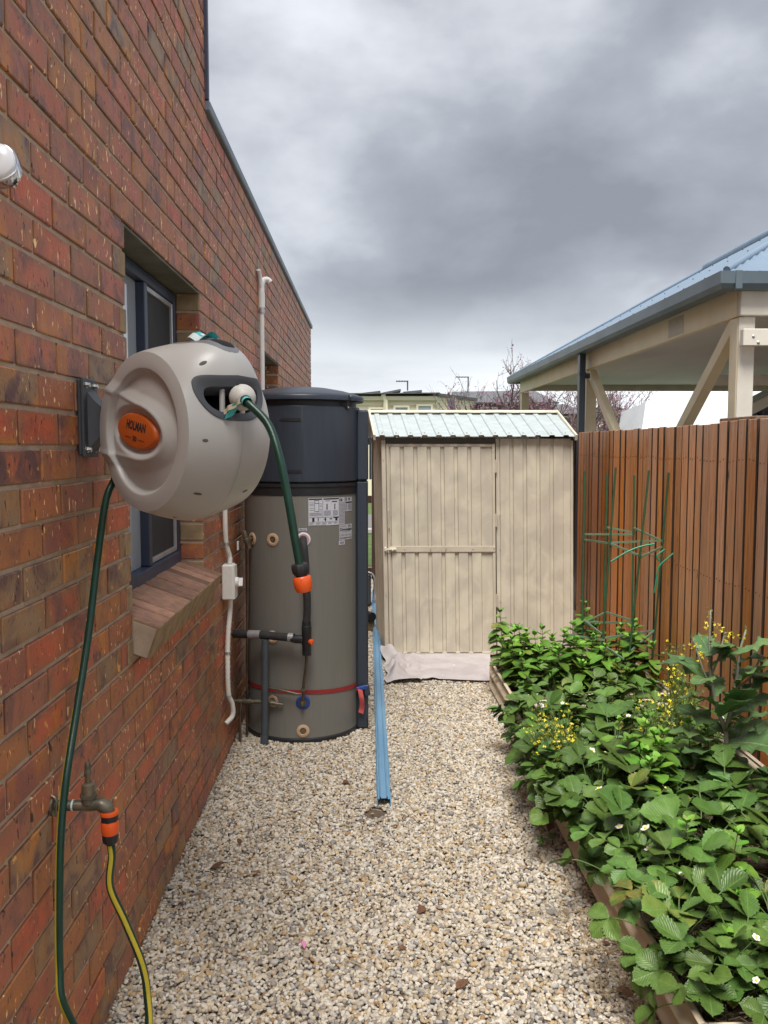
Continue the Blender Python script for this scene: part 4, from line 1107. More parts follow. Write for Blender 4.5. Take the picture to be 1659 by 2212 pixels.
def rrad(th):
    a, b = (.221 if math.cos(th) > 0 else .215), .226
    return (abs(math.cos(th) / a) ** 2 + abs(math.sin(th) / b) ** 2) ** -.5
def brow(th, w): return .052 * math.exp(-((math.degrees(th) - 46) / 21) ** 2) * (1 - (min(1, abs(w) / RW)) ** 2.4)
def kw(w): return 1 - .135 * (min(1, abs(w) / RW)) ** 1.45
def RS(thd, w, off=0):
    th = R(thd); th = (th + PI) % (2 * PI) - PI
    r = rrad(th) * kw(w) + brow(th, w) + off
    return rl(r * math.cos(th), r * math.sin(th), w)
reel = thing('hose_reel', 'large warm grey wall mounted hose reel with an orange oval badge', 'hose reel', (WX, 2.3, 1.45))
VW = .104
def vth(w): return 19 + 10 * (abs(w) / .1) ** 3
def vis_in(thd, w, k):
    if abs(w) >= VW * k: return False
    h = 12.5 * (1 - (abs(w) / VW) ** 3.2) ** (1 / 2.2)
    return abs(thd - vth(w)) < h * k
def inside(u, v):
    return vis_in(u * 360 - 180, lerp(-RW, RW, v), .93)
sh = MB().grid(lambda u, v: RS(u * 360 - 180, lerp(-RW, RW, v)), 220, 46, closeu=True, skip=inside)
shell = part('shell', sh, M_reel, reel, smooth=180)
# fine mould seam round the drum
part('mould_seam', MB().grid(lambda u, v: RS(lerp(-150, 8, u), -.012 + lerp(-.0007, .0007, v), .0006), 60, 1), mat('seam_grey', (.33, .31, .28), .5), shell, smooth=180)
# side covers
KE = kw(RW); ROTB = R(-11)
def eye(u, v):
    du, dv = u + .022, v - .002
    return du * math.cos(-ROTB) - dv * math.sin(-ROTB), du * math.sin(-ROTB) + dv * math.cos(-ROTB)
def face_h(u, v, rho, fancy=True):
    if rho > .79: h = RW + .004 * math.sin(min(1, (1 - rho) / .21) * PI * .6)
    else: h = RW + .0038 - .016 * sst(.79 - rho, 0, .05) + .016 * (1 - (rho / .75) ** 2)
    if fancy:
        a, b = eye(u, v)
        e = math.hypot(max(a, 0) / .122 + .0, b / (.068 + (.10 * -a if a < 0 else 0))); e2 = math.hypot(a / .112, b / .060)
        h += .010 * sst(1.42 - e, 0, .42) + .003 * math.exp(-((e - 1.0) / .07) ** 2)
        h -= .015 * sst(1.08 - e2, .0, .30)
    return h
def facept(u_, v_, sgn, fancy):
    th = R(u_ * 360 - 180); rho = v_
    r = rrad(th) * KE * rho
    a, b = r * math.cos(th), r * math.sin(th)
    return rl(a, b, sgn * face_h(a, b, rho, fancy))
for sgn in (1, -1):
    part('side_cover', MB().grid(lambda u, v: facept(u, lerp(.0005, 1.0, v), sgn, sgn > 0), 180 if sgn > 0 else 72, 72 if sgn > 0 else 24, closeu=True), M_reel, reel, smooth=180)
# orange oval badge, slightly domed
def bpt(a, b, dh):
    ca, sa = math.cos(ROTB), math.sin(ROTB)
    u, v = -.022 + a * ca - b * sa, .002 + a * sa + b * ca
    return u, v
BA, BB_ = .092, .0465
W0 = face_h(*bpt(0, 0, 0), .12) - .004
def bh(a, b):
    e = min(1, math.hypot(a / BA, b / BB_)); return W0 + .016 - .004 * e * e - .009 * sst(e, .88, 1.0)
def badge(u, v):
    th = u * 2 * PI; e = max(.001, v)
    a, b = BA * e * math.cos(th), BB_ * e * math.sin(th); q = bpt(a, b, 0)
    return rl(q[0], q[1], bh(a, b) if v < .999 else W0 - .006)
bd = part('badge', MB().grid(badge, 64, 26, closeu=True), mat('orange_badge', (.56, .115, .016), .42, (.50, .10, .014), 8), reel, smooth=60)
def onb(mb, cx_, cy_):
    def f(p):
        a, b = p.x + cx_, p.y + cy_; q = bpt(a, b, 0); return rl(q[0], q[1], bh(a, b) + .0007)
    return mb.xf(f)
t_ = text_mb('HOLMAN', .030, .0012); kx = .084 / t_.w; t_.xf(lambda p: V((p.x * kx - .042, p.y * .95, 0)))
part('lettering', onb(t_, .004, .004), M_ink, bd)
t_ = text_mb('30', .018, .0006); t_.xf(lambda p: V((p.x - t_.w / 2, p.y, 0))); w3 = t_.w
part('lettering', onb(t_, .003, -.024), M_ink, bd)
t_ = MB().box(-.040, -.014, -.001, .0006, 0, 0); t_.box(.018, .044, -.001, .0006, 0, 0)
part('lettering', onb(t_, .001, -.018), M_ink, bd)
# dark visor with a real slot through the shell
def ring(k, kh, off, wv=VW):
    def f(s_):
        c_, n_ = math.cos(s_), math.sin(s_)
        w_ = wv * k * math.copysign(abs(c_) ** .55, c_)
        base_h = 12.5 * kh * math.copysign(abs(n_) ** .8, n_)
        return RS(vth(w_) + base_h, w_, off)
    return f
rings = [ring(1, 1, -.002), ring(1, 1, .0022), ring(.97, .95, .0028), ring(.90, .82, .0005), ring(.78, .60, -.004), ring(.76, .57, -.009), ring(.76, .57, -.045)]
def vfn(u, v):
    i = min(len(rings) - 1, int(round(v * (len(rings) - 1)))); return rings[i](u * 2 * PI)
vz = part('visor', MB().grid(vfn, 72, len(rings) - 1, closeu=True), M_reeldark, reel, smooth=35)
part('drum', MB().tube([rl(0, 0, -.085), rl(0, 0, .085)], .115, 24), M_dark, vz, smooth=40)
gu = MB()
for dw in (-.030, .030): gu.tube([RS(12, dw, -.02), RS(32, dw, -.02)], .007, 10)
part('guide_roller', gu, M_reel, vz, smooth=40)
# grey top panel; the dark of its carrying slot is a painted black patch
def top_patch(k, off, t0, t1, hw, n=2.4):
    def f(u, v):
        s_ = u * 2 * PI; c_, n_ = math.cos(s_), math.sin(s_)
        a = math.copysign(abs(c_) ** (2 / n), c_) * v; b = math.copysign(abs(n_) ** (2 / n), n_) * v
        return RS(lerp(t0, t1, a * .5 + .5), -.004 + b * hw, off + (.0016 if v < .97 else -.001))
    return f
tpn = part('top_panel', MB().grid(top_patch(1, 0, 104, 41, .056), 48, 8, closeu=True), mat('mid_grey_plastic', (.17, .175, .185), .45, (.15, .155, .165), 5), reel, smooth=50)
part('grip_slot_shade', MB().grid(top_patch(1, .0022, 62, 47, .026), 32, 4, closeu=True), M_dark, tpn, smooth=50)
# screw holes: flat dark patches with the shade of a recess painted in
for th, w_, lw in ((41, .074, .008), (-6, .085, .007), (-45, .070, .011), (-80, .060, .007), (93, .100, .003), (-45, -.075, .010)):
    part('screw_recess_shade', MB().grid(lambda u, v: RS(th + 1.1 * v * math.sin(u * 2 * PI), w_ + lw * v * math.cos(u * 2 * PI), .0006 + .0008 * (1 - v)), 18, 2, closeu=True), mat('recess_shadow', (.10, .09, .08), .8) if 'recess_shadow' not in bpy.data.materials else bpy.data.materials['recess_shadow'], shell, smooth=60)
# swivel bracket on the wall
br = MB()
piv = V((-.660, 2.375, 1.70))
br.cbox(WX, WX + .012, 2.235, 2.345, 1.627, 1.825, .004)
Wb = part('wall_bracket', br, M_reeldark, reel)
web = MB()
def webpt(u, v):   # a web that flares from the wall plate to the reel spine
    z = lerp(1.635, 1.80, v); t = u
    pinch = .055 * math.sin(PI * min(1, t * 1.1)) * (1 if v > .5 else -1) * abs(v - .5) * 2
    return V((lerp(WX + .012, -.600, t), lerp(2.262, 2.300, t), z - pinch))
web.grid(webpt, 10, 10); web.grid(lambda u, v: webpt(u, v) + V((.006, .060, 0)), 10, 10)
web.grid(lambda u, v: webpt(u, 1) + V((.006, .060, 0)) * v, 10, 2); web.grid(lambda u, v: webpt(u, 0) + V((.006, .060, 0)) * v, 10, 2)
part('web', web, M_reeldark, Wb, smooth=40)
part('flange', MB().cbox(WX + .010, WX + .018, 2.232, 2.348, 1.623, 1.829, .003), M_reeldark, Wb)
sp_ = MB(); sp_.tube([rl(-.205, -.115, 0), rl(-.205, .115, 0)], .030, 16)
part('spine', sp_, M_reeldark, Wb, smooth=40)
for yy, zz in ((2.258, 1.810), (2.325, 1.810), (2.258, 1.642), (2.325, 1.642)):
    part('bolt', MB().lathe([(.0085, 0), (.0085, .002), (.0065, .002), (.0065, .010)], (WX + .018, yy, zz), (1, 0, 0), 6), M_bolt, Wb)
# ribbed ball stop
ball = RC + RF * .243 + RU * .080 + RN * .006
bax = (RF * .75 + RN * .35 + RU * -.25).normalized()
pr = []
for i in range(33):
    a = PI * (i / 32) ; rr_ = .0315 * math.sin(a); h_ = -.0315 * math.cos(a)
    if i in (0, 32): rr_ = .001
    elif i % 4 == 0 and 4 < i < 28: rr_ *= .955
    pr.append((rr_, h_))
part('ball_stop', MB().lathe(pr, ball, bax, 36), mat('cream_plastic', (.56, .545, .50), .5, (.51, .495, .455), 8), reel, smooth=25)
part('ball_screw', MB().lathe([(.005, 0), (.004, .001)], ball + (RU * .9 + RN * .35 - RF * .1).normalized() * .0312, (RU * .9 + RN * .35).normalized(), 10), M_dark, reel)
# green hose from the ball to its quick connector
h0 = ball + bax * .026
P1 = bez([h0 - bax * .03, h0 + bax * .012, (-0.231,1.985,1.703), (-0.202,1.955,1.629), (-0.181,1.935,1.535), (-0.167,1.93,1.452), (-0.155,1.93,1.381)], 60)  # points below the ball taken from image pixels at assumed depths
ho = thing('garden_hose', 'dark green hose hanging from the reel with a black and orange connector at its end', 'hose', tuple(P1[-1]))
part('hose', MB().tube(P1, .0098, 14), M_hose, ho, smooth=60)
part('collar', MB().lathe([(.013, 0), (.014, .008), (.012, .012)], h0 + bax * .0, bax, 14), M_tblack, ho, smooth=40)
def connector(owner, p, d, yellow=False):
    p = V(p); d = V(d).normalized()
    part('grip_collar', MB().lathe([(.0105, 0), (.0165, .002), (.0185, .006), (.0185, .020), (.0155, .026)], p, d, 36, rib=(.07, 2)), M_tblack, owner, smooth=30)
    part('neck', MB().lathe([(.0135, .024), (.0135, .034)], p, d, 24), M_tblack, owner, smooth=40)
    oc = MB().lathe([(.018, .030), (.0205, .033), (.0215, .046), (.020, .058), (.0165, .066), (.012, .067), (.012, .05)], p, d, 40)
    # finger flats
    ax = d; 
    def flat(q):
        r = q - p; h = r.dot(ax); rad = r - ax * h
        if .036 < h < .060:
            a = math.atan2(rad.dot(V((1, 0, 0))), rad.dot(V((0, 1, 0)).cross(ax)))
            k = 1 - .07 * max(0, math.cos(5 * a)) ** 3 * math.sin((h - .036) / .024 * PI)
            return p + ax * h + rad * k
        return q
    part('quick_connector', oc.xf(flat), M_orange, owner, smooth=40)
connector(ho, (-0.156,1.93,1.387), (.16, .04, -1))
# teal tape flapping at the ball, and a wrapper on top of the reel
tpw = thing('teal_tape', 'torn teal and clear tape wrapped round the hose below the ball stop', 'tape', tuple(h0))
tm = MB(); tm.lathe([(.0118, 0), (.0125, .006), (.0120, .016)], h0 + bax * .008, bax, 14, capa=False, capb=False)
part('wrap', tm, M_teal, tpw, smooth=60)
q0 = h0 + bax * .004
fl = MB().grid(lambda u, v: q0 + (RF * -.055 + RN * .012 + RU * -.040) * u + (RU * .016 * (1 - .3 * u) + RF * .010 * (1 - u)) * (v - .5) * 2 * (.45 + 1.2 * u * (1.15 - u)) + RN * (.006 * math.sin(u * 9 + v * 3) + .008), 12, 6)
part('flap', fl, [M_teal], tpw, smooth=60)
fl = MB().grid(lambda u, v: q0 + (RF * -.05 + RN * .016 + RU * -.026) * u + RU * .006 * (v - .5) * 2 + RN * (.004 * math.sin(u * 12) + .011), 10, 3)
part('flap', fl, mat('clear_yellowed_tape', (.50, .46, .34), .3), tpw, smooth=60)
wr = thing('plastic_wrapper', 'folded teal and white plastic wrapper lying on top of the hose reel', 'wrapper', tuple(RS(62, .01, .004)))
def wrp(u, v, dz=0):
    p = RS(lerp(76, 63, u), lerp(.030, -.022, v) - .012 * u, 0)
    return p + RU * (.006 + dz + .012 * math.sin(v * PI) + .006 * math.sin(u * 7))
part('film', MB().grid(lambda u, v: wrp(u, v), 12, 8), M_teal, wr, smooth=60)
part('film_edge', MB().grid(lambda u, v: wrp(u, lerp(-.06, .22, v), .0025), 12, 4), M_wrap, wr, smooth=60)
part('film_edge', MB().grid(lambda u, v: wrp(u, lerp(.86, 1.05, v), -.001), 12, 4), M_wrap, wr, smooth=60)
part('film_edge', MB().grid(lambda u, v: wrp(lerp(.45, .62, u), lerp(.35, .6, v), .0012), 4, 4), M_wrap, wr, smooth=60)
part('film_back', MB().grid(lambda u, v: wrp(u, v, -.0085 - .006 * math.sin(v * PI)), 12, 4), M_wrap, wr, smooth=60)

# ================================================================ TAP AND LEADER HOSE
TP = V((WX, 1.99, .800))
tap = thing('garden_tap', 'old tarnished brass garden tap on the brick wall with an orange hose connector', 'tap', tuple(TP))
part('back_plate', MB().lathe([(.024, 0), (.024, .005), (.016, .007)], TP, (1, 0, 0), 12), M_brass, tap, smooth=40)
bo = MB(); bo.tube(bez([TP + V((0, 0, 0)), TP + V((.05, 0, 0)), TP + V((.085, 0, 0)), TP + V((.112, 0, .002)), TP + V((.130, 0, -.010)), TP + V((.133, 0, -.026))], 20), [.0125] * 8 + [.014] * 4 + [.0165] * 5 + [.0145] * 4, 16)
part('spout', bo, M_brass, tap, smooth=50)
part('joint_tape', MB().lathe([(.0136, 0), (.0136, .004)], TP + V((.046, 0, 0)), (1, 0, 0), 14), M_wrap, tap)
bn = MB(); b0 = TP + V((.085, 0, .010)); bn.lathe([(.017, -.004), (.017, .010)], b0, (0, 0, 1), 16); bn.lathe([(.021, .010), (.021, .019)], b0, (0, 0, 1), 6); bn.lathe([(.0165, .019), (.015, .042), (.010, .045)], b0, (0, 0, 1), 14)
part('bonnet', bn, M_brass, tap, smooth=40)
sp_ = MB(); sp_.lathe([(.006, .040), (.006, .060)], b0, (0, 0, 1), 10); sp_.lathe([(.006, .058), (.0085, .066), (.0085, .074), (.006, .082)], b0, (0, 0, 1), 10); sp_.lathe([(.0075, .080), (.0085, .086), (.006, .096)], b0, (0, 0, 1), 8)
part('spindle', sp_, M_brass, tap, smooth=40)
part('washing_line_hook', MB().tube(bez([TP + V((.002, -.012, .03)), TP + V((.014, -.016, .02)), TP + V((.012, -.016, -.02))], 8), .003, 6), M_brass, tap, smooth=50)
tc_ = TP + V((.133, 0, -.014))
part('threaded_collar', MB().lathe([(.0205, 0), (.0215, .003), (.0205, .009)], tc_, (.02, 0, -1), 28), M_orange, tap, smooth=40)
part('black_collar', MB().lathe([(.0195, .009), (.0195, .023)], tc_, (.02, 0, -1), 28, rib=(.05, 2)), M_tblack, tap, smooth=30)
part('quick_connector', MB().lathe([(.0190, .023), (.0205, .027), (.0208, .040), (.0195, .053), (.0185, .056)], tc_, (.02, 0, -1), 30), M_orange, tap, smooth=40)
part('grip_collar', MB().lathe([(.0180, .056), (.0185, .064), (.0170, .075), (.0125, .080)], tc_, (.02, 0, -1), 36, rib=(.06, 2)), M_tblack, tap, smooth=30)
# leader hose: green with one yellow stripe, a U-loop between the reel and the tap
E_ = tc_ + V((.001, 0, -.078))
low = bez([(-0.666,2.33,1.625), (-0.674,2.29,1.564), (-0.69,2.26,1.504), (-0.715,2.248,1.328), (-0.722,2.189,1.157), (-0.725,2.097,0.991), (-0.722,2.002,0.852), (-0.722,1.959,0.735), (-0.72,1.931,0.581), (-0.716,1.912,0.447), (-0.7,1.888,0.373), (-.66, 1.95, .215), (-.585, 1.955, .190), (-.535, 1.975, .235), (-0.539,2,0.318), (-0.551,2,0.401), (-0.589,2,0.507), (-0.619,1.99,0.599), tuple(E_ + V((.003, 0, -.035))), tuple(E_)], 150)  # most hose points unprojected from image pixels at assumed depths
lh = thing('leader_hose', 'green hose with a yellow stripe looping from the reel down to the tap', 'hose', tuple(E_))
lm = MB(); n = 20
lm.tube(low, .0095, n)
k_ = len(low); fidx = 0
for i in range(k_ - 1):
    for j in range(n):
        lm.m[fidx] = 0; fidx += 1
part('hose', lm, M_hose, lh, smooth=60)
M_yellow = mat('yellow_stripe', (.52, .42, .035), .45, (.46, .37, .03), 20)
def stripe(P, i0, i1, ang0, ang1, r, wd):
    """a raised stripe that follows the hose, turning slowly about it"""
    mb = MB(); vs = []
    for i in range(i0, i1):
        t = (P[min(i + 1, len(P) - 1)] - P[max(i - 1, 0)]).normalized()
        view = V((.28, -.93, .25)); e = (view - t * view.dot(t)).normalized(); b = t.cross(e)  # fixed direction towards the camera; the stripe is turned from it
        a = lerp(ang0, ang1, (i - i0) / max(1, i1 - i0 - 1))
        for dj in range(7):
            q = a + (dj / 6 - .5) * wd
            vs.append(P[i] + (e * math.cos(q) + b * math.sin(q)) * (r + .0005))
    m_ = i1 - i0
    mb.add(vs, [(i * 7 + j, i * 7 + j + 1, (i + 1) * 7 + j + 1, (i + 1) * 7 + j) for i in range(m_ - 1) for j in range(6)])
    return mb
n2 = len(low)
part('stripe', stripe(low, int(n2 * .52), n2 - 1, .9, -.35, .0095, 1.0), M_yellow, lh, smooth=180)
part('stripe', stripe(low, int(n2 * .26), int(n2 * .52) + 1, 1.55, .9, .0095, 1.0), M_yellow, lh, smooth=180)

# ================================================================ PLANTS
def leafmat(name, c1, c2, vein, vn=9, rough=.45, vs_=.7, rand=.75, trans=.18):
    m, w, bs = newmat(name)
    uv = w.n('ShaderNodeUVMap'); s_ = w.n('ShaderNodeSeparateXYZ', i_0=uv.outputs[0])
    oi = w.n('ShaderNodeObjectInfo'); tco = w.n('ShaderNodeTexCoord')
    ax = w.math('ABSOLUTE', w.math('SUBTRACT', s_.outputs[0], .5))
    ph = w.math('SUBTRACT', w.math('MULTIPLY', s_.outputs[1], float(vn)), w.math('MULTIPLY', ax, vn * .9))
    wv = w.math('ABSOLUTE', w.math('SUBTRACT', w.math('FRACT', ph), .5))
    side = w.step(wv, .12, .02); midr = w.step(ax, .035, .01)
    vv_ = w.math('MAXIMUM', midr, w.math('MULTIPLY', side, vs_ * .45))
    nzz = w.noise(tco.outputs['Object'], 40, 4)
    col = w.mix(w.step(nzz, .35, .65), c1, c2)
    hs = w.n('ShaderNodeHueSaturation', i_Hue=w.math('ADD', .485, w.math('MULTIPLY', w.math('FRACT', w.math('MULTIPLY', oi.outputs['Random'], 5.7)), .03)), i_Value=w.math('ADD', 1 - rand / 2, w.math('MULTIPLY', oi.outputs['Random'], rand)), i_Color=col)
    aged = w.math('MULTIPLY', w.step(w.math('FRACT', w.math('MULTIPLY', oi.outputs['Random'], 13.7)), .93, .99), w.step(w.noise(tco.outputs['Object'], 22, 3), .38, .6))
    hsc = w.mix(w.math('MULTIPLY', aged, .8), hs.outputs[0], (.36, .27, .06))
    col = w.mix(w.math('MULTIPLY', vv_, .55), hsc, vein)
    w.set(bs, 'Base Color', col); bs.inputs['Roughness'].default_value = rough; bs.inputs['Specular IOR Level'].default_value = .45
    hgt = w.math('SUBTRACT', w.math('MULTIPLY', wv, 1.6), vv_)
    w.set(bs, 'Normal', w.n('ShaderNodeBump', i_Strength=.30, i_Distance=.003, i_Height=hgt).outputs[0])
    tr = w.n('ShaderNodeBsdfTranslucent'); w.set(tr, 0, w.mix(.5, col, (.12, .22, .02)))
    mx = w.n('ShaderNodeMixShader', i_0=trans); w.link(bs.outputs[0], mx.inputs[1]); w.link(tr.outputs[0], mx.inputs[2])
    out = [n for n in w.t.nodes if n.type == 'OUTPUT_MATERIAL'][0]; w.link(mx.outputs[0], out.inputs[0])
    return m
M_straw_leaf = leafmat('strawberry_leaf', (.092, .182, .036), (.135, .250, .052), (.23, .35, .10), 8, .36, .6)
M_straw_young = leafmat('young_strawberry_leaf', (.12, .28, .05), (.16, .33, .07), (.26, .42, .15), 8, .40, .6)
M_mint = leafmat('mint_leaf', (.11, .24, .026), (.15, .31, .038), (.17, .34, .08), 7, .45, .7)
M_mintyoung = leafmat('young_mint_leaf', (.17, .39, .04), (.22, .46, .06), (.28, .48, .11), 7, .45, .7)
M_kale = leafmat('kale_leaf', (.10, .20, .065), (.14, .26, .09), (.34, .44, .27), 8, .45, .5)
M_olddleaf = leafmat('yellowing_leaf', (.42, .22, .035), (.33, .27, .05), (.35, .25, .06), 7, .6, .6)
M_stem = mat('green_stem', (.10, .18, .045), .55, (.14, .20, .06), 30)
M_redstem = mat('purple_stem', (.085, .05, .035), .55, (.12, .10, .045), 30)
M_kalestem = mat('pale_purple_stem', (.27, .24, .21), .55, (.22, .25, .16), 18)
M_white = mat('white_petal', (.82, .82, .78), .6)
M_yel = mat('yellow_flower', (.86, .76, .05), .55, (.80, .68, .04), 40)
M_yelpale = mat('pale_yellow_flower', (.76, .70, .12), .55, (.55, .55, .12), 40)
M_bud = mat('flower_bud', (.16, .24, .07), .6, (.22, .28, .10), 40)
rp = random.Random(21)

def place(mb, base, yaw, pitch, roll=0, s=1.0):
    mt = Matrix.Translation(V(base)) @ Matrix.Rotation(yaw, 4, 'Z') @ Matrix.Rotation(-pitch, 4, 'Y') @ Matrix.Rotation(roll, 4, 'X') @ Matrix.Scale(s, 4)
    o = MB(); o.v = [tuple(mt @ V(p)) for p in mb.v]; o.f = list(mb.f); o.m = list(mb.m); o.uv = list(mb.uv) if mb.uv else None
    return o
def uvjoin(a, b, mi=None):
    k = len(a.v); a.v += b.v; a.f += [tuple(i + k for i in f) for f in b.f]; a.m += (b.m if mi is None else [mi] * len(b.f))
    a.uv = (a.uv or []) + (b.uv if b.uv else [(.25, .5)] * len(b.v)); return a

# --- strawberry leaf variants: curved petiole carrying three toothed leaflets
def strawberry_leaf(seed, young=False):
    r = random.Random(seed)
    H = r.uniform(.11, .24) * (.6 if young else 1); out = r.uniform(.04, .14) * (.6 if young else 1)
    tip = V((out, 0, H)); mb = MB(); mb.uv = []
    P = bez([(0, 0, -.01), (out * .35, r.uniform(-.008, .008), H * .55), (out * .75, 0, H * .88), tip], 9)
    st = MB().tube(P, [.0022] * len(P), 5); st.uv = None
    uvjoin(mb, st, 1)
    L = r.uniform(.068, .095) * (.62 if young else 1)
    tilt = r.uniform(-.15, .5)
    for a, k in ((0, 1.0), (1.28 + r.uniform(-.2, .2), .95), (-1.28 + r.uniform(-.2, .2), .95)):
        lf = leaf_blade(L * k, L * .43 * k, 14, r.uniform(.25, .75), r.uniform(-.1, .5), .085, .58, pleat=.008)
        lf = place(lf, tip, a, r.uniform(.05, .75) - tilt * math.cos(a), r.uniform(-.4, .4))
        uvjoin(mb, thicken(lf), 0)
    return mb
SL = [strawberry_leaf(100 + i).mesh('leaf', [M_straw_leaf, M_stem], smooth=180) for i in range(12)]
SLY = [strawberry_leaf(200 + i, True).mesh('leaf', [M_straw_young, M_stem], smooth=180) for i in range(4)]
def flower_mb(seed):
    r = random.Random(seed); mb = MB(); H = r.uniform(.20, .30); o = r.uniform(.03, .10)
    mb.tube(bez([(0, 0, 0), (o * .4, 0, H * .6), (o, 0, H)], 8), .0013, 5, mi=1)
    d = V((r.uniform(.2, .8), r.uniform(-.4, .4), 1)).normalized(); c_ = V((o, 0, H))
    e1 = d.orthogonal().normalized(); e2 = d.cross(e1)
    for k in range(5):
        a = k * 2 * PI / 5; q = c_ + (e1 * math.cos(a) + e2 * math.sin(a)) * .0085 + d * .001
        ring_ = [q + ((e1 * math.cos(a) + e2 * math.sin(a)) * math.cos(b) + (e2 * math.cos(a) - e1 * math.sin(a)) * math.sin(b)) * .0068 + d * .002 * math.cos(b) for b in [i * PI / 4 for i in range(8)]]
        mb.add(ring_, [tuple(range(8))], 0)
    mb.lathe([(.0048, 0), (.0045, .003), (.002, .005)], c_ + d * .0012, d, 8, mi=2)
    return mb.mesh('flower', [M_white, M_stem, M_yel])
FLW = [flower_mb(i) for i in range(4)]
def strawberry(x, y, n, label, z=.155, s=1.0, flowers=1, young=1, rim=False):
    t = thing('strawberry_plant', label, 'plant', (x, y, z), 'strawberry plants in the raised beds', rp.uniform(0, 6.28))
    n = int(n * 1.6)
    for i in range(n):
        a = i * 2.4 + rp.uniform(-.35, .35); ou = i / n
        inst('leaf', rp.choice(SL), t, (rp.uniform(-.02, .02), rp.uniform(-.02, .02), 0), (rp.uniform(-.2, .2), lerp(-.25, .65, ou) + rp.uniform(-.1, .1), a), s * .95 * rp.uniform(.7, 1.15))
    if rim:     # leaves flop outwards over the rim
        t.rotation_euler = (0, 0, 0)
        for i in range(9 if y > 3 else 5):
            inst('leaf', rp.choice(SL), t, (rp.uniform(-.02, .03), rp.uniform(-.10, .10), .02), (rp.uniform(-.3, .3), rp.uniform(.30, 1.05), PI + rp.uniform(-.8, .8)), s * .8 * rp.uniform(.8, 1.15))
    for i in range(young): inst('leaf', rp.choice(SLY), t, (0, 0, .01), (0, rp.uniform(-.2, .1), rp.uniform(0, 6.28)), s)
    for i in range(flowers): inst('flower', rp.choice(FLW), t, (0, 0, 0), (0, rp.uniform(-.1, .3), rp.uniform(0, 6.28)), s * rp.uniform(.75, 1.0))
    return t
SB = [  # x, y, leaves, scale, what singles it out
 (1.00, 2.20, 9, 1.00, 'nearest strawberry plant drooping over the bed rim at the bottom of the photo'),
 (1.22, 2.42, 9, 1.12, 'broad leaved strawberry plant behind the front corner of the near bed'),
 (.98, 2.62, 9, 1.08, 'strawberry plant with white flowers spilling over the bed rim onto the gravel'),
 (1.40, 2.72, 9, 1.25, 'big pale green strawberry plant at the right edge below the kale'),
 (1.17, 2.86, 9, 1.15, 'big strawberry plant between the front flowers and the kale'),
 (.95, 3.02, 8, 1.00, 'strawberry plant with a yellowed leaf at the bed rim'),
 (1.35, 3.12, 9, 1.12, 'strawberry plant directly in front of the kale stem'),
 (1.14, 3.25, 8, 1.05, 'strawberry plant in the middle of the near bed beside the mint clump'),
 (.94, 3.42, 8, 1.00, 'strawberry plant at the rim just below the left yellow flowering plant'),
 (1.60, 3.30, 8, 1.10, 'strawberry plant at the foot of the kale near the fence'),
 (1.02, 3.66, 8, 1.00, 'strawberry plant behind the left yellow flowering plant'),
 (1.28, 3.58, 8, .95, 'strawberry plant left of the kale in the middle row'),
 (1.50, 3.72, 8, 1.00, 'strawberry plant behind the kale against the fence'),
 (.95, 3.98, 8, .95, 'strawberry plant where the bed rim shows between leaves'),
 (1.17, 3.95, 8, .95, 'strawberry plant in the centre of the near bed behind the mint clump'),
 (1.40, 4.05, 8, .92, 'strawberry plant left of the right hand yellow flowering plant'),
 (1.66, 4.00, 7, .95, 'strawberry plant between the yellow flowering plant and the fence'),
 (1.00, 4.28, 8, .92, 'strawberry plant at the left rim towards the far bed'),
 (1.22, 4.34, 8, .90, 'strawberry plant in the middle towards the far bed'),
 (1.47, 4.36, 7, .90, 'strawberry plant towards the far bed right of centre'),
 (.95, 4.56, 7, .88, 'strawberry plant at the back left corner of the near bed'),
 (1.18, 4.60, 7, .85, 'strawberry plant at the back rim of the near bed'),
 (1.40, 4.62, 7, .88, 'strawberry plant at the back rim left of the fence'),
 (1.64, 4.55, 7, .90, 'strawberry plant at the back right corner of the near bed by the fence'),
 (1.62, 2.62, 8, 1.05, 'strawberry plant under the kale at the right edge of the photo'),
 (1.10, 5.02, 6, .75, 'strawberry plant at the front rim of the far bed on the left'),
 (1.52, 5.03, 6, .75, 'strawberry plant at the front rim of the far bed on the right'),
 (.88, 3.34, 7, 1.05, 'strawberry plant with leaves almost touching the gravel beside the seedling'),
 (.88, 3.82, 7, 1.05, 'strawberry plant under the feathery mustard reaching over the path'),
 (.87, 4.38, 7, .95, 'strawberry plant hiding the left rim before the far bed'),
 (1.12, 2.12, 8, .9, 'low strawberry plant at the front end panel of the near bed'),
 (.92, 2.17, 6, .85, 'small strawberry plant drooping over the near corner of the bed'),
 (1.03, 2.10, 6, .80, 'small strawberry plant against the front end panel of the near bed'),
 (.91, 2.40, 7, 1.05, 'strawberry plant hanging down outside the near bed rim at the front'),
 (.90, 2.80, 7, 1.00, 'strawberry plant hanging outside the bed rim beside the loose straw'),
 (.90, 3.22, 7, 1.05, 'strawberry plant draped over the rim below the mint clump'),
 (.89, 3.58, 7, 1.00, 'dark strawberry plant hanging over the rim under the left mustard'),
 (.89, 4.12, 7, .95, 'strawberry plant with a leaf reaching over the gravel at mid bed'),
 (1.50, 2.42, 7, 1.00, 'strawberry plant at the bottom right behind the mint sprigs'),
 (1.10, 3.80, 8, 1.00, 'strawberry plant between the mint clump and the back rows'),
 (1.32, 4.20, 8, .95, 'strawberry plant left of the low feathery mustard'),
 (1.55, 4.15, 8, .95, 'strawberry plant behind the upright mustard'),
 (1.10, 4.45, 7, .9, 'strawberry plant second from the left rim near the far bed'),
 (1.32, 4.50, 7, .9, 'strawberry plant third from the left rim near the far bed'),
]
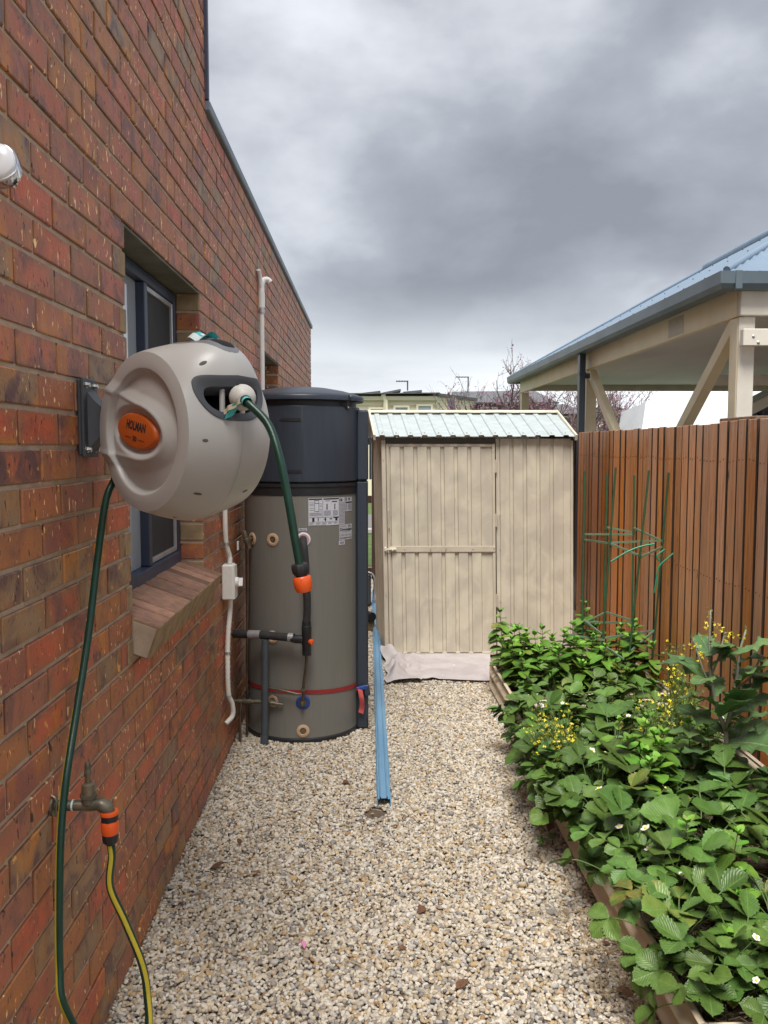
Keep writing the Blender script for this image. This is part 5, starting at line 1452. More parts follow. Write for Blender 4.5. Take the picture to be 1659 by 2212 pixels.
for i, (x, y, n, s_, lb) in enumerate(SB):
    strawberry(x, y, n, lb, s=s_, flowers=(4 if i in (2, 5) else rp.choice([0, 0, 1, 1])), young=2, rim=(x < .96))
# strawberry leaves hanging outside the rim, and yellow old leaves
yl = thicken(leaf_blade(.075, .030, 10, .35, .5, .05, .55)).mesh('old_leaf', M_olddleaf, smooth=180)
for (x, y, z, rx, ry, rz, lb) in ((.90, 3.12, .20, .3, .9, 3.6, 'yellow old leaf hanging over the bed rim beside white flowers'), (1.55, 2.95, .19, .2, .3, 1.2, 'yellow leaf at the foot of the kale'), (1.30, 2.30, .18, .6, .2, .4, 'curled orange brown leaf on the straw mulch near the front'), (1.05, 2.10, .16, 2.6, .7, 5.2, 'withered brown leaf hanging at the front of the near bed')):
    o = bpy.data.objects.new('old_leaf', yl); COL.objects.link(o); o.location = (x, y, z); o.rotation_euler = (rx, ry, rz); o['label'] = lb; o['category'] = 'leaf'; o['group'] = 'old leaves in the beds'

# --- mint: upright stems with crossed pairs of leaves
def mint_leaf(L, W, c): return thicken(leaf_blade(L, W, 8, .3, c, .05, .42, e1=1.7))
ML = [mint_leaf(.058, .0215, .35).mesh('leaf', M_mint, smooth=180), mint_leaf(.052, .020, .15).mesh('leaf', M_mint, smooth=180), mint_leaf(.062, .022, .5).mesh('leaf', M_mint, smooth=180)]
MY = [mint_leaf(.046, .016, .1).mesh('leaf', M_mintyoung, smooth=180), mint_leaf(.042, .015, -.1).mesh('leaf', M_mintyoung, smooth=180)]
def mint(x, y, H, label, s=1.0, lean=None, z=.155, name='mint_plant'):
    t = thing(name, label, 'plant', (x, y, z), 'mint in the raised beds')
    lx, ly = lean or (rp.uniform(-.12, .12), rp.uniform(-.12, .12))
    P = bez([(0, 0, -.01), (lx * H * .3, ly * H * .3, H * .5), (lx * H, ly * H, H)], 10)
    sm = MB().tube(P, [.0024 - .0009 * i / len(P) for i in range(len(P))], 6)
    o = bpy.data.objects.new('stem', sm.mesh('stem', M_redstem, smooth=180)); COL.objects.link(o); o.parent = t
    k = max(5, int(H / .030)); a = rp.uniform(0, PI)
    for i in range(k + 1):
        f = .22 + .78 * i / k; p = P[min(len(P) - 1, int(f * (len(P) - 1)))]
        young = i >= k - 1
        sc_ = s * (lerp(.75, 1.15, math.sin(f * PI * .75)) if not young else (1.0 if i == k - 1 else .75))
        for q in (0, PI):
            inst('leaf', rp.choice(MY if young else ML), t, p, (rp.uniform(-.2, .2), (-.15 + rp.uniform(-.2, .3)) if not young else (-.75 if i == k else -.40) + rp.uniform(-.15, .15), a + q + rp.uniform(-.2, .2)), sc_)
        if i == k:
            for q in (PI / 2, -PI / 2): inst('leaf', rp.choice(MY), t, p, (0, -.95, a + q), sc_ * .7)
        a += PI / 2 + rp.uniform(-.15, .15)
    return t
MT = [  # x, y, height
 (.90, 5.60, .40, 'tallest mint stem at the back left corner of the far bed before the shed'), (.93, 5.48, .33, 'mint stem leaning over the left rim of the far bed'), (.88, 5.38, .26, 'short mint at the left rim of the far bed'),
 (.98, 5.30, .30, 'mint stem in the left part of the far bed'), (1.02, 5.52, .28, 'mint stem behind the left clump of the far bed'), (1.06, 5.16, .26, 'mint stem near the front left of the far bed'),
 (.95, 5.10, .22, 'low mint at the front left corner of the far bed'), (1.13, 5.42, .32, 'mint stem left of the green trellis'), (1.17, 5.26, .25, 'mint stem before the shed corner'),
 (1.22, 5.56, .24, 'low mint at the back of the far bed before the shed'), (1.30, 5.34, .27, 'mint stem at the foot of the leftmost trellis stake'), (1.37, 5.22, .31, 'mint stem between the trellis stakes'),
 (1.42, 5.58, .46, 'tall pale mint stem inside the trellis by the fence'), (1.50, 5.50, .36, 'mint stem behind the trellis by the fence'), (1.46, 5.36, .30, 'mint stem under the loose trellis arm'),
 (1.56, 5.28, .30, 'mint stem right of the trellis centre'), (1.62, 5.14, .36, 'mint stem at the foot of the rightmost trellis stake'), (1.68, 5.28, .40, 'upright mint stem against the fence right of the trellis'),
 (1.72, 5.08, .30, 'mint stem in the right corner of the far bed'), (1.30, 5.08, .20, 'low mint at the front rim of the far bed'), (1.52, 5.12, .22, 'low mint in front of the trellis'),
 (1.10, 3.42, .27, 'tallest mint stem of the clump in the middle of the near bed'), (1.16, 3.34, .24, 'mint stem at the right of the near clump'), (1.04, 3.36, .22, 'mint stem at the left of the near clump'),
 (1.08, 3.26, .20, 'mint stem in front of the near clump'), (1.17, 3.48, .22, 'mint stem behind the near clump'), (1.42, 3.44, .24, 'mint stem pair left of the kale stem'), (1.36, 3.50, .23, 'mint stem beside the kale pair'),
 (1.10, 2.52, .24, 'bright mint tip above the front strawberry leaves'), (1.02, 2.66, .22, 'bright mint tip between the big strawberry leaves'), (1.04, 2.34, .17, 'bright young mint at the right of the front corner'),
 (.99, 2.20, .13, 'small mint seedling at the bottom right of the photo'), (1.09, 2.40, .18, 'mint sprig at the bottom right edge of the photo'), (1.03, 2.24, .12, 'lowest mint sprig in the bottom right corner'),
 (1.00, 5.42, .36, 'mint stem second from the left at the back of the far bed'), (1.08, 5.34, .30, 'leafy mint in the left middle of the far bed'), (.90, 5.20, .30, 'mint stem bending over the left rim beside the drop cloth'),
 (1.18, 5.12, .26, 'mint stem at the front of the far bed left of centre'), (1.24, 5.44, .30, 'mint stem just left of the leftmost trellis stake'), (1.26, 5.20, .30, 'leafy mint before the leftmost trellis stake'),
 (1.42, 5.10, .28, 'mint stem at the front of the far bed right of centre'), (1.34, 5.48, .34, 'mint stem inside the trellis near the shed corner'), (1.60, 5.40, .34, 'mint stem between trellis and fence'), (1.70, 5.45, .36, 'mint stem in the back right corner by the fence'),
 (1.12, 3.30, .25, 'mint stem in the centre of the near clump'), (1.02, 3.46, .24, 'mint stem at the back left of the near clump'), (1.20, 3.40, .22, 'mint stem at the right back of the near clump'), (1.06, 3.18, .20, 'low mint before the near clump'), (1.14, 3.22, .20, 'low mint at the front right of the near clump'),
]
for (x, y, H, lb) in MT: mint(x, y, H * (1.0 if y > 4 else 1.45 if y > 3 else 1.3), lb, s=1.38 if y > 4 else 1.3 if y > 3 else 1.1)
# seedling growing in the gravel
sd = thing('seedling', 'small three leaved seedling in the gravel beside the raised bed', 'plant', (0.729,3.431,0))  # position unprojected from image pixels onto the ground
for a in (0, 2.1, 4.2): inst('leaf', SLY[int(a) % 4], sd, (0, 0, 0), (0, .2, a), .55)

# --- tall kale in flower at the right
def kale_leaf(L, W, seed):
    r = random.Random(seed); mb = leaf_blade(L, W, 18, .25, r.uniform(.2, .6), .12, .5, cols=6)
    mb.v = [(x, y, z + .012 * math.sin(x * 110) * (abs(y) / W) ** 2 * (1 if y > 0 else -1)) for x, y, z in mb.v]
    return thicken(mb)
KL = [kale_leaf(.19, .050, 1), kale_leaf(.14, .040, 2), kale_leaf(.22, .070, 3)]
KLm = [k.mesh('leaf', M_kale, smooth=180) for k in KL]
def cluster_mb(n, spread, size, seed, mats=(0,)):
    r = random.Random(seed); mb = MB()
    for _ in range(n):
        c_ = V((r.gauss(0, spread), r.gauss(0, spread), r.gauss(0, spread * 1.2)))
        d = V((r.gauss(0, 1), r.gauss(0, 1), r.gauss(0, 1) + .6)).normalized(); e1 = d.orthogonal().normalized(); e2 = d.cross(e1)
        for k in range(4):
            a = k * PI / 2 + r.random(); q = e1 * math.cos(a) + e2 * math.sin(a); t_ = d.cross(q)
            mb.add([c_, c_ + q * size + t_ * size * .55 + d * size * .25, c_ + q * size * 1.3 + d * size * .3, c_ + q * size - t_ * size * .55 + d * size * .25], [(0, 1, 2, 3)], 0)
    return mb
CL = [cluster_mb(5, .010, .0065, i).mesh('flower', M_yel) for i in range(3)]
BD = [cluster_mb(9, .007, .003, 9 + i).mesh('buds', M_bud) for i in range(2)]
kb0 = V((1.44, 3.32, .20))
kale = thing('kale_plant', 'tall kale in yellow flower with lobed leaves standing before the fence', 'plant', tuple(kb0))
KP = {'trunk': [(0, 0, 0), (.006, .01, .16), (-.004, .03, .30)], }
stems = [([(0, 0, 0), (.008, .01, .15), (.000, .03, .31)], .013, .010),
         ([(.000, .03, .31), (-.030, .05, .40), (-.055, .06, .52), (-.060, .07, .66), (-.055, .08, .79)], .010, .0035),
         ([(.000, .03, .31), (.035, .05, .42), (.055, .07, .52), (.075, .09, .62), (.10, .10, .70)], .010, .004),
         ([(-.045, .06, .47), (-.085, .05, .54), (-.115, .05, .62), (-.135, .05, .68)], .005, .003),
         ([(-.055, .06, .52), (-.02, .07, .60), (.0, .08, .67), (.008, .08, .70)], .005, .003),
         ([(.045, .06, .47), (.10, .05, .52), (.14, .05, .60)], .006, .003)]
for P, a, b in stems:
    Q = bez(P, 14); part('stem', MB().tube([kb0 + q for q in Q], [lerp(a, b, i / (len(Q) - 1)) for i in range(len(Q))], 8), M_kalestem, kale, smooth=180)
KLP = [(.00, .01, .10, 2.9, .3, 2), (.00, .01, .13, -.3, .2, 2), (0, .01, .07, -1.4, .2, 2), (0, .02, .18, 4.4, .35, 2), (0, .02, .20, 3.5, .55, 0), (0, .02, .22, .4, .5, 0), (0, .02, .26, -1.0, .4, 2), (0, .03, .29, 2.6, .6, 0), (0, .03, .30, 5.4, .7, 0), (-.03, .05, .40, 3.3, .7, 1), (-.04, .05, .44, 1.2, .9, 1), (.035, .05, .42, -.6, .8, 0), (.03, .05, .38, -1.6, .95, 0), (.05, .07, .50, .6, .8, 1),
       (-.055, .06, .50, 4.0, .8, 1), (-.055, .065, .55, -.8, 1.0, 1), (-.10, .05, .57, 2.8, .6, 1), (.06, .08, .56, 2.2, .9, 1), (.075, .09, .61, -.9, .7, 1), (.10, .05, .52, -.4, .5, 1), (0, .01, .05, 1.4, .2, 2), (.08, .09, .63, 3.5, .4, 1), (0, .01, .12, -2.2, .25, 2), (0, .02, .24, 3.0, .5, 2), (-.02, .04, .36, 4.8, .8, 0), (.02, .04, .36, .2, .6, 0), (-.05, .055, .47, 2.4, .7, 0), (.05, .06, .48, -1.2, .8, 0), (.06, .08, .57, -.2, .7, 1), (-.058, .065, .60, 1.6, .9, 1), (.0, .08, .62, -2.0, .7, 1)]
for (x, y, z, yaw, pit, k) in KLP: inst('leaf', KLm[k], kale, (x, y, z), (rp.uniform(-.3, .3), -pit + rp.uniform(-.15, .15), yaw), rp.uniform(.95, 1.25))
for (x, y, z) in [(-.055, .08, .76), (-.075, .08, .73), (-.035, .08, .745), (-.03, .08, .70), (-.08, .07, .68), (.012, .08, .675), (.035, .08, .70), (-.01, .085, .715), (-.115, .05, .665), (-.11, .05, .62), (.06, .09, .69), (-.02, .08, .65)]: inst('flower', rp.choice(CL), kale, (x, y, z), (rp.random(), rp.random(), rp.random() * 6), .75)
for (x, y, z) in [(-.055, .08, .79), (-.138, .05, .69), (.008, .08, .69), (.10, .10, .71), (.14, .05, .61)]: inst('buds', rp.choice(BD), kale, (x, y, z), (0, 0, rp.random() * 6), 1.2)
# --- loose yellow-flowered mustard: a mass of thin stems
def mustard(x, y, label, H, spread, n, lean, seed, mtf):
    r = random.Random(seed); t = thing('mustard_plant', label, 'plant', (x, y, .15), 'yellow flowering mustard')
    st = MB(); fl = MB(); lf = MB(); lf.uv = []
    for _ in range(n):
        a = r.uniform(0, 6.28); o = spread * math.sqrt(r.random()); h = H * r.uniform(.45, 1.0)
        tip = V((x + math.cos(a) * o + lean[0] * h, y + math.sin(a) * o + lean[1] * h, .15 + h + lean[2] * h))
        m1 = V((x, y, .15)).lerp(tip, .5) + V((r.gauss(0, .012), r.gauss(0, .012), .04 * r.random()))
        P = bez([(x + r.gauss(0, .02), y + r.gauss(0, .02), .15), m1, tip], 8); st.tube(P, [.0018 - .0010 * i / len(P) for i in range(len(P))], 4, cap=False)
        for f in range(r.randint(4, 9)):
            q = P[r.randint(4, len(P) - 1)] + V((r.gauss(0, .016), r.gauss(0, .016), r.gauss(0, .012)))
            st.tube([P[min(len(P) - 1, 6)], q], .0006, 3, cap=False)
            c_ = cluster_mb(1, .0015, r.uniform(.0042, .0080), r.random()); mi = 0 if r.random() < mtf else 1
            fl.add([V(p) + q for p in c_.v], c_.f, mi)
        if r.random() < .7:
            b = place(thicken(leaf_blade(r.uniform(.03, .07), r.uniform(.005, .011), 6, .2, .4, .1)), P[r.randint(1, 5)], r.uniform(0, 6.28), r.uniform(.0, .8)); uvjoin(lf, b)
    part('stems', st, M_stem, t, kind='stuff'); part('flowers', fl, [M_yel, M_bud], t, kind='stuff'); part('leaves', lf, M_kale, t, smooth=180, kind='stuff')
mustard(1.50, 4.02, 'upright mustard with yellow flowers left of the kale against the fence', .56, .11, 56, (.04, .08, 0), 5, .75)
mustard(1.34, 3.86, 'low feathery mustard with few yellow flowers left of the kale', .34, .13, 46, (-.02, .0, 0), 6, .35)
mustard(.90, 3.70, 'feathery mustard with pale yellow flowers spilling over the bed rim onto the path', .36, .15, 90, (-.42, -.12, -.02), 7, .55)

# ================================================================ TRELLIS OF GREEN STAKES
M_stake = mat('green_plastic_stake', (.045, .115, .055), .4, (.035, .095, .045), 30)
M_arm = mat('pale_green_arm', (.16, .24, .15), .5, (.12, .19, .115), 20)
M_brightarm = mat('bright_green_tie', (.02, .23, .12), .35, (.03, .28, .15), 20)
tr = thing('plant_trellis', 'green plastic stake trellis with loose cross arms in the far bed before the fence', 'trellis', (1.45, 5.3, .15))
SK = [((1.396,5.5,1.495), (1.4,5.5,0.258)), ((1.577,5.62,1.477), (1.573,5.62,0.582)), ((1.51,5.2,1.523), (1.47,5.26,0.486)), ((1.737,5.56,1.463), (1.744,5.56,0.475)), ((1.655,5.02,1.511), (1.589,5.1,0.406)), ((1.842,5.22,1.492), (1.797,5.28,0.4))]  # stakes, low arms and ties placed from image pixels at assumed depths
for a, b in SK:
    a = V(a); b = V(b); d = (b - a); foot = a + d * ((a.z - .13) / (a.z - b.z))
    part('stake', MB().tube([foot, a], .0068, 8), M_stake, tr, smooth=60)
def onst(i, z):
    a, b = V(SK[i][0]), V(SK[i][1]); d = b - a; return a + d * ((a.z - z) / (a.z - b.z))
arms = [(0, 3, 1.085, 1.075), (0, 2, 1.050, 1.055), (1, 3, 1.12, 1.09), (2, 4, 1.055, 1.000), (3, 5, 1.12, 1.065), (2, 5, 1.06, 1.07), (4, 5, .99, 1.03), (1, 4, 1.10, 1.0)]
for i, j, za, zb in arms[:7]:
    mb = MB(); mb.beam(onst(i, za), onst(j, zb), .009, .011); part('cross_arm', mb, M_arm, tr)
lows = [((1.398,5.45,0.529), (1.47,5.26,0.474)), ((1.398,5.45,0.514), (1.584,5.6,0.554)), ((1.584,5.6,0.554), (1.721,5.5,0.518)), ((1.407,5.45,0.517), (1.728,5.5,0.5)), ((1.262,5.3,0.469), (1.477,5.25,0.444)), ((1.477,5.25,0.459), (1.8,5.28,0.498)), ((1.597,5.1,0.412), (1.8,5.28,0.498)), ((1.469,5.2,0.415), (1.523,5,0.386))]
for a, b in lows:
    mb = MB(); mb.beam(a, b, .009, .011); part('cross_arm', mb, M_arm, tr)
for P in ([(1.436,5,0.973), (1.531,5,1.031), (1.618,5,1.064), (1.692,5,1.077)], [(1.733,5.1,0.77), (1.747,5.1,0.889), (1.76,5.1,0.934), (1.801,5.1,0.973), (1.842,5.1,1.009)], [(1.763,5.12,0.959), (1.751,5.12,0.993), (1.796,5.12,1.03)]):
    part('loose_tie', MB().tube(bez(P, 14), .0058, 8), M_brightarm, tr, smooth=60)
for i, z in ((0, 1.07), (2, 1.055), (4, .995), (5, 1.065), (3, 1.09), (1, 1.11), (0, .43), (5, .41), (4, .33), (2, .38)):
    q = onst(i, z); part('clip', MB().tube([q - V((0, 0, .012)), q + V((0, 0, .012))], .0105, 8), M_stake, tr, smooth=40)

# ================================================================ PERGOLA BEYOND THE FENCE
M_cream = mat('cream_painted_timber', (.86, .76, .53), .6, (.80, .70, .48), 5, spots=(.42, .35, .24), spot_scale=30, spot_th=.70)
M_palegrey = mat('pale_painted_timber', (.74, .70, .61), .65, (.66, .62, .54), 5, spots=(.40, .36, .30), spot_scale=26, spot_th=.70)
M_ceiling = mat('pergola_lining', (.80, .79, .78), .8, (.72, .71, .70), 2.2, stretch=(1, .25, 1))
M_gutter = mat('slate_blue_gutter', (.13, .175, .205), .42, (.11, .15, .18), 4)
M_blueroof = mat('blue_roof_steel', (.22, .30, .39), .42, (.19, .26, .345), 3)
PX, PX1, PY, PY1, PZ = 2.05, 6.25, 5.03, 12.72, 2.67
pg = thing('pergola', 'cream timber pergola with blue hipped steel roof beyond the paling fence', 'pergola', (4.1, 8.9, 0))
for x in (2.22, 5.95):
    for y in (5.17, 8.74, 12.42):
        part('post', MB().cbox(x, x + .105, y, y + .115, 0, 2.425, .006), M_cream if x < 3 else M_palegrey, pg)
part('post_face', MB().cbox(2.2235, 2.3215, 5.162, 5.1695, 0, 2.425, .002), M_palegrey, pg)
part('side_beam', MB().cbox(2.215, 2.26, 5.175, 12.55, 2.43, 2.60, .004), M_cream, pg); part('side_beam', MB().cbox(5.98, 6.025, 5.175, 12.55, 2.43, 2.60, .004), M_cream, pg)
part('end_beam', MB().cbox(2.215, 6.03, 5.125, 5.170, 2.43, 2.60, .004), M_palegrey, pg); part('end_beam', MB().cbox(2.262, 5.978, 12.50, 12.545, 2.46, 2.60, .004), M_palegrey, pg)
part('rail', MB().cbox(2.215, 6.06, 5.075, 5.122, 2.245, 2.345, .004), M_palegrey, pg); part('rail', MB().cbox(3.52, 5.94, 8.85, 8.89, 2.28, 2.39, .004), M_palegrey, pg)
for x in (2.245, 2.275):
    part('bolt', MB().lathe([(.009, 0), (.009, .003), (.005, .006)], (x + .03, 5.074, 2.30 - (x - 2.245) * 1.2), (0, -1, 0), 10), M_bolt, pg)
part('brace', MB().beam((2.275, 5.28, 2.425), (2.275, 6.98, 1.20), .07, .085, c=.004), M_cream, pg)
part('brace', MB().beam((2.275, 8.74, 2.40), (2.275, 7.02, 1.20), .07, .085, c=.004), M_cream, pg)
part('nail_plate', MB().cbox(2.2125, 2.2155, 6.05, 6.35, 2.445, 2.575, .001), mat('galvanised_plate', (.56, .51, .39), .5, (.46, .42, .33), 60, bump=.9, bscale=120), pg)
part('ceiling', MB().grid(lambda u, v: V((lerp(2.262, 5.978, u), lerp(5.172, 12.498, v), 2.545 + .008 * nz(u * 4, v * 9))), 20, 40), M_ceiling, pg, smooth=180)
# gutter: a quad profile all round
gp_ = [(0, 0), (.012, -.075), (.03, -.10), (.10, -.10), (.105, -.02)]
def gut_run(a, b, inward):
    a = V(a); b = V(b); d = (b - a).normalized(); i_ = V(inward); mb = MB()
    pr = [(0, 0), (.004, -.070), (.022, -.098), (.100, -.100), (.104, -.030), (.099, -.030), (.096, -.094), (.024, -.092), (.010, -.068), (.006, -.004)]
    n = len(pr); vs = [p0 + i_ * (q[0] + 0) + V((0, 0, q[1])) + d * (q[0] * s_) for p0, s_ in ((a, 1), (b, -1)) for q in pr]
    mb.add(vs, [(i, (i + 1) % n, n + (i + 1) % n, n + i) for i in range(n)] + [tuple(range(n)), tuple(range(2 * n - 1, n - 1, -1))])
    return mb
c_ = [(PX, PY, PZ), (PX1, PY, PZ), (PX1, PY1, PZ), (PX, PY1, PZ)]
for a, b, i_ in ((c_[0], c_[3], (1, 0, 0)), (c_[1], c_[0], (0, 1, 0)), (c_[3], c_[2], (0, -1, 0)), (c_[2], c_[1], (-1, 0, 0))): part('gutter', gut_run(a, b, i_), M_gutter, pg)
part('gutter_joint', MB().cbox(PX + .09, PX + .13, PY - .003, PY + .10, PZ - .103, PZ + .004, .002), M_gutter, pg)
# corrugated hip roof
TS = .56; hw_ = (PX1 - PX) / 2
def roofside(L0, L1, fn, hmax):
    mb = MB(); n = int((L1 - L0) / .0095); rows = []
    for i in range(n + 1):
        t = lerp(L0, L1, i / n); top = max(.003, min(t - L0, L1 - t, hmax)); cz = .0055 * math.sin(t / .076 * 2 * PI)
        rows += [fn(t, .045 + 0, cz), fn(t, max(.046, top), cz)]
    mb.add(rows, [(2 * i, 2 * i + 2, 2 * i + 3, 2 * i + 1) for i in range(n)])
    return mb
z_e = PZ + .005
part('roof', roofside(PY, PY1, lambda t, s_, cz: V((PX + s_, t, z_e + (s_ - .045) * TS + cz)), hw_), M_blueroof, pg, smooth=180)
part('roof', roofside(PY, PY1, lambda t, s_, cz: V((PX1 - s_, t, z_e + (s_ - .045) * TS + cz)), hw_), M_blueroof, pg, smooth=180)
part('roof', roofside(PX, PX1, lambda t, s_, cz: V((t, PY + s_, z_e + (s_ - .045) * TS + cz)), hw_), M_blueroof, pg, smooth=180)
part('roof', roofside(PX, PX1, lambda t, s_, cz: V((t, PY1 - s_, z_e + (s_ - .045) * TS + cz)), hw_), M_blueroof, pg, smooth=180)
for (a, sx_, sy_) in (((PX, PY), 1, 1), ((PX1, PY), -1, 1), ((PX, PY1), 1, -1), ((PX1, PY1), -1, -1)):
    part('hip_cap', MB().tube([V((a[0] + .06 * sx_, a[1] + .06 * sy_, z_e + .012)), V((a[0] + hw_ * sx_, a[1] + hw_ * sy_, z_e + (hw_ - .045) * TS + .016))], .022, 10), M_blueroof, pg, smooth=60)
part('ridge_cap', MB().tube([(PX + hw_, PY + hw_, z_e + (hw_ - .045) * TS + .016), (PX + hw_, PY1 - hw_, z_e + (hw_ - .045) * TS + .016)], .05, 10), M_blueroof, pg, smooth=60)
scw = MB()
for s_ in (.16, .95, 1.75):
    y = PY + s_ + .1
    while y < PY1 - s_ - .05:
        scw.lathe([(.008, 0), (.007, .004), (.003, .008)], (PX + s_, y, z_e + (s_ - .045) * TS + .007), (-TS, 0, 1), 6); y += .38
part('roof_screws', scw, M_tblack, pg, kind='stuff')
dp = MB(); dp.cbox(2.105, 2.165, 8.55, 8.65, 0, 2.60, .008); dp.cbox(2.10, 2.17, 8.545, 8.655, 2.36, 2.39, .004)
part('downpipe', dp, M_tnavy, pg); part('pipe_bracket', MB().cbox(2.165, 2.215, 8.57, 8.63, 2.33, 2.38, .004), M_tnavy, pg)

# white sheeted load and dark shed beyond the fence
M_sheet = mat('white_sheeting', (.82, .83, .85), .7, (.74, .75, .78), 2, bump=.3, bscale=6, bdist=.02)
ld_ = MB()
A = [V((4.497,14.4,1.922)), V((5.856,14.4,1.923)), V((6.185,14.9,2.606)), V((4.829,14.9,2.42))]  # sheet corners from image pixels, pushed back along the line of sight
A[0].z = 0; A[1].z = 0; A[0].x -= .30; A[1].x -= .30; A[0].y -= .6; A[1].y -= .6
def shf(u, v):
    p = A[0].lerp(A[1], u).lerp(A[3].lerp(A[2], u), v); return p + V((0, .012 * nz(u * 4, v * 5, 3), .006 * math.sin(u * 14) * v))
ld_.grid(shf, 24, 24)
bk_ = V((.05, 1.6, -.1)); ld_.grid(lambda u, v: shf(u, 1) + bk_ * v, 24, 4)
ld_.grid(lambda u, v: shf(0, v) + bk_ * u, 4, 24); ld_.grid(lambda u, v: shf(1, v) + bk_ * u, 4, 24)
solo('white_cover', ld_, M_sheet, 'large white sheeting cover standing beyond the pergola and the fence', 'cover', (5.2, 14.6, 0), smooth=40)
M_darkmetal = mat('charcoal_metal', (.035, .038, .042), .5, (.05, .053, .058), 3)
gs = thing('metal_garage', 'dark corrugated metal shed with pale roof edge beyond the fence at right', 'shed', (5.4, 10.0, 0))
cp = MB().sheet([(x, 9.6 + .018 * math.sin(x * 55)) for x in [4.34 + i * .0205 for i in range(132)]], 0, 2.05, .003, axis='z'); part('wall', cp, M_darkmetal, gs)
part('wall', MB().cbox(4.35, 4.38, 9.64, 9.98, 0, 2.05, .004), M_darkmetal, gs)
part('gable', MB().prism([(4.35, 2.05), (5.7, 2.74), (7.05, 2.05)], 9.60, 9.63), M_darkmetal, gs)
part('barge_board', MB().beam((4.28, 9.57, 2.06), (5.7, 9.57, 2.79), .03, .11), M_palegrey, gs); part('barge_board', MB().beam((7.12, 9.57, 2.06), (5.7, 9.57, 2.79), .03, .11), M_palegrey, gs)
part('roof', MB().prism([(4.28, 2.10), (5.7, 2.83), (7.12, 2.10), (7.12, 2.13), (5.7, 2.86), (4.28, 2.13)], 9.59, 10.0), M_galv, gs)

# ================================================================ REAR FENCE, BASKET, PIPE
rfz = thing('rear_fence', 'dark brown timber fence post and rails seen between heater and shed', 'fence', (.08, 10.6, 0))
part('post', MB().cbox(.045, .140, 10.55, 10.65, 0, 1.97, .005), M_darktimber, rfz)
for z in (.10, 1.0, 1.72): part('rail', MB().cbox(-.74, .044, 10.58, 10.62, z - .045, z + .045, .004), M_darktimber, rfz)
for i in range(31): part('paling', MB().cbox(.16 + i * .10, .255 + i * .10, 10.60, 10.617, .02, 1.78, .002), M_darktimber, rfz)
part('downpipe_stub', MB().cbox(.015, .043, 10.50, 10.549, 1.25, 1.90, .004), M_tnavy, rfz)
bs_k = thing('plastic_basket', 'grey slatted plastic basket leaning beside the water heater', 'basket', (.035, 8.75, 0))
for i in range(7):
    part('slat', MB().tube(bez([(-.06, 8.70 + i * .018, .36 - i * .004), (.03, 8.70 + i * .018, .35), (.058, 8.70 + i * .018, .26), (.052, 8.70 + i * .018, .10)], 10), .005, 6), M_reeldark, bs_k, smooth=60)
part('rim', MB().tube(bez([(-.10, 8.685, .37), (.03, 8.685, .362), (.07, 8.685, .27), (.06, 8.685, .08)], 14), .010, 8), M_tape, bs_k, smooth=60)
part('tub', MB().cbox(-.12, .030, 8.70, 8.86, .02, .33, .02), M_reeldark, bs_k)
bp_ = thing('black_pipe', 'black pipe offcut resting on a timber block behind the water heater', 'pipe', (.03, 7.6, 0))
part('pipe', MB().lathe([(.040, 0), (.040, .30)], (.035, 7.50, .145), (-.45, .9, 0), 20), M_tblack, bp_, smooth=40)
solo('timber_block', MB().cbox(-.14, .055, 7.52, 7.62, .005, .103, .006), mat('old_timber', (.20, .14, .07), .85, (.13, .09, .045), 14, stretch=(1, 8, 8)), 'short brown timber block under the black pipe offcut', 'timber', (0, 7.57, 0))

# ================================================================ HOUSES BEYOND THE ROAD
M_weather = mat('cream_weatherboard', (.86, .79, .60), .7, (.82, .75, .56), 2)
M_creamtrim = mat('cream_fascia', (.90, .83, .64), .6)
M_slateroof = mat('grey_tile_roof', (.16, .165, .175), .7, (.13, .135, .145), 3)
M_roofdark = mat('dark_roof_frame', (.085, .09, .095), .6, (.12, .125, .13), 4)
M_farglass = mat('far_window', (.40, .44, .46), .15, (.34, .38, .40), 1)
M_farglassd = mat('far_window_dark', (.06, .075, .10), .1)
M_purple = mat('purple_brown_render', (.15, .12, .125), .8, (.13, .105, .11), 2)
def far_window(own, x0, x1, y, z0, z1, mt, fm=None, nrm=-1):
    f = MB()
    for q in ((x0 - .06, x0, z0 - .06, z1 + .06), (x1, x1 + .06, z0 - .06, z1 + .06), (x0, x1, z1, z1 + .06), (x0, x1, z0 - .06, z0)): f.box(q[0], q[1], y - .07, y + .05, q[2], q[3])
    W_ = part('window', f, fm or M_creamtrim, own); part('pane', MB().box(x0, x1, y - .035, y - .02, z0, z1), mt, W_); return W_
HY = 26.0; hx = lambda px: (px - 795) / 1850 * HY; hz_ = lambda py: 1.65 + (965 - py) / 1850 * HY
h1 = thing('weatherboard_house', 'cream weatherboard house with flat roof behind the shed', 'house', (0, HY, 0))
xe = hx(941)
part('wall', MB().box(-7, xe - .03, HY + .05, HY + 7, 0, hz_(858)), M_weather, h1)
zb = 1.9; board = MB().prism([(HY - .002, 0), (HY + .04, .17), (HY + .048, .17), (HY + .048, 0)], -7, xe, axis='x')
bm_ = board.mesh('weatherboard', M_weather)
while zb < hz_(866):
    inst('weatherboard', bm_, h1, V((0, 0, zb)) ); bm_o = None; zb += .165
for o in h1.children:
    if o.name.startswith('weatherboard'): o.location = (0, -HY, o.location.z)
part('fascia', MB().cbox(-7, xe + .03, HY - .12, HY - .04, hz_(866), hz_(857), .01), M_creamtrim, h1)
part('roof', MB().prism([(-7.2, hz_(857)), (xe + .1, hz_(852)), (xe + .1, hz_(850)), (-7.2, hz_(855))], HY - .3, HY + 7.2), M_roofdark, h1)
for a, b, c, d, mt in ((801, 827, 885, 898, M_farglassd), (854, 880, 881, 899, M_farglass), (903, 930, 878, 899, M_farglass)): far_window(h1, hx(a), hx(b), HY, hz_(d) - .3, hz_(c), mt)
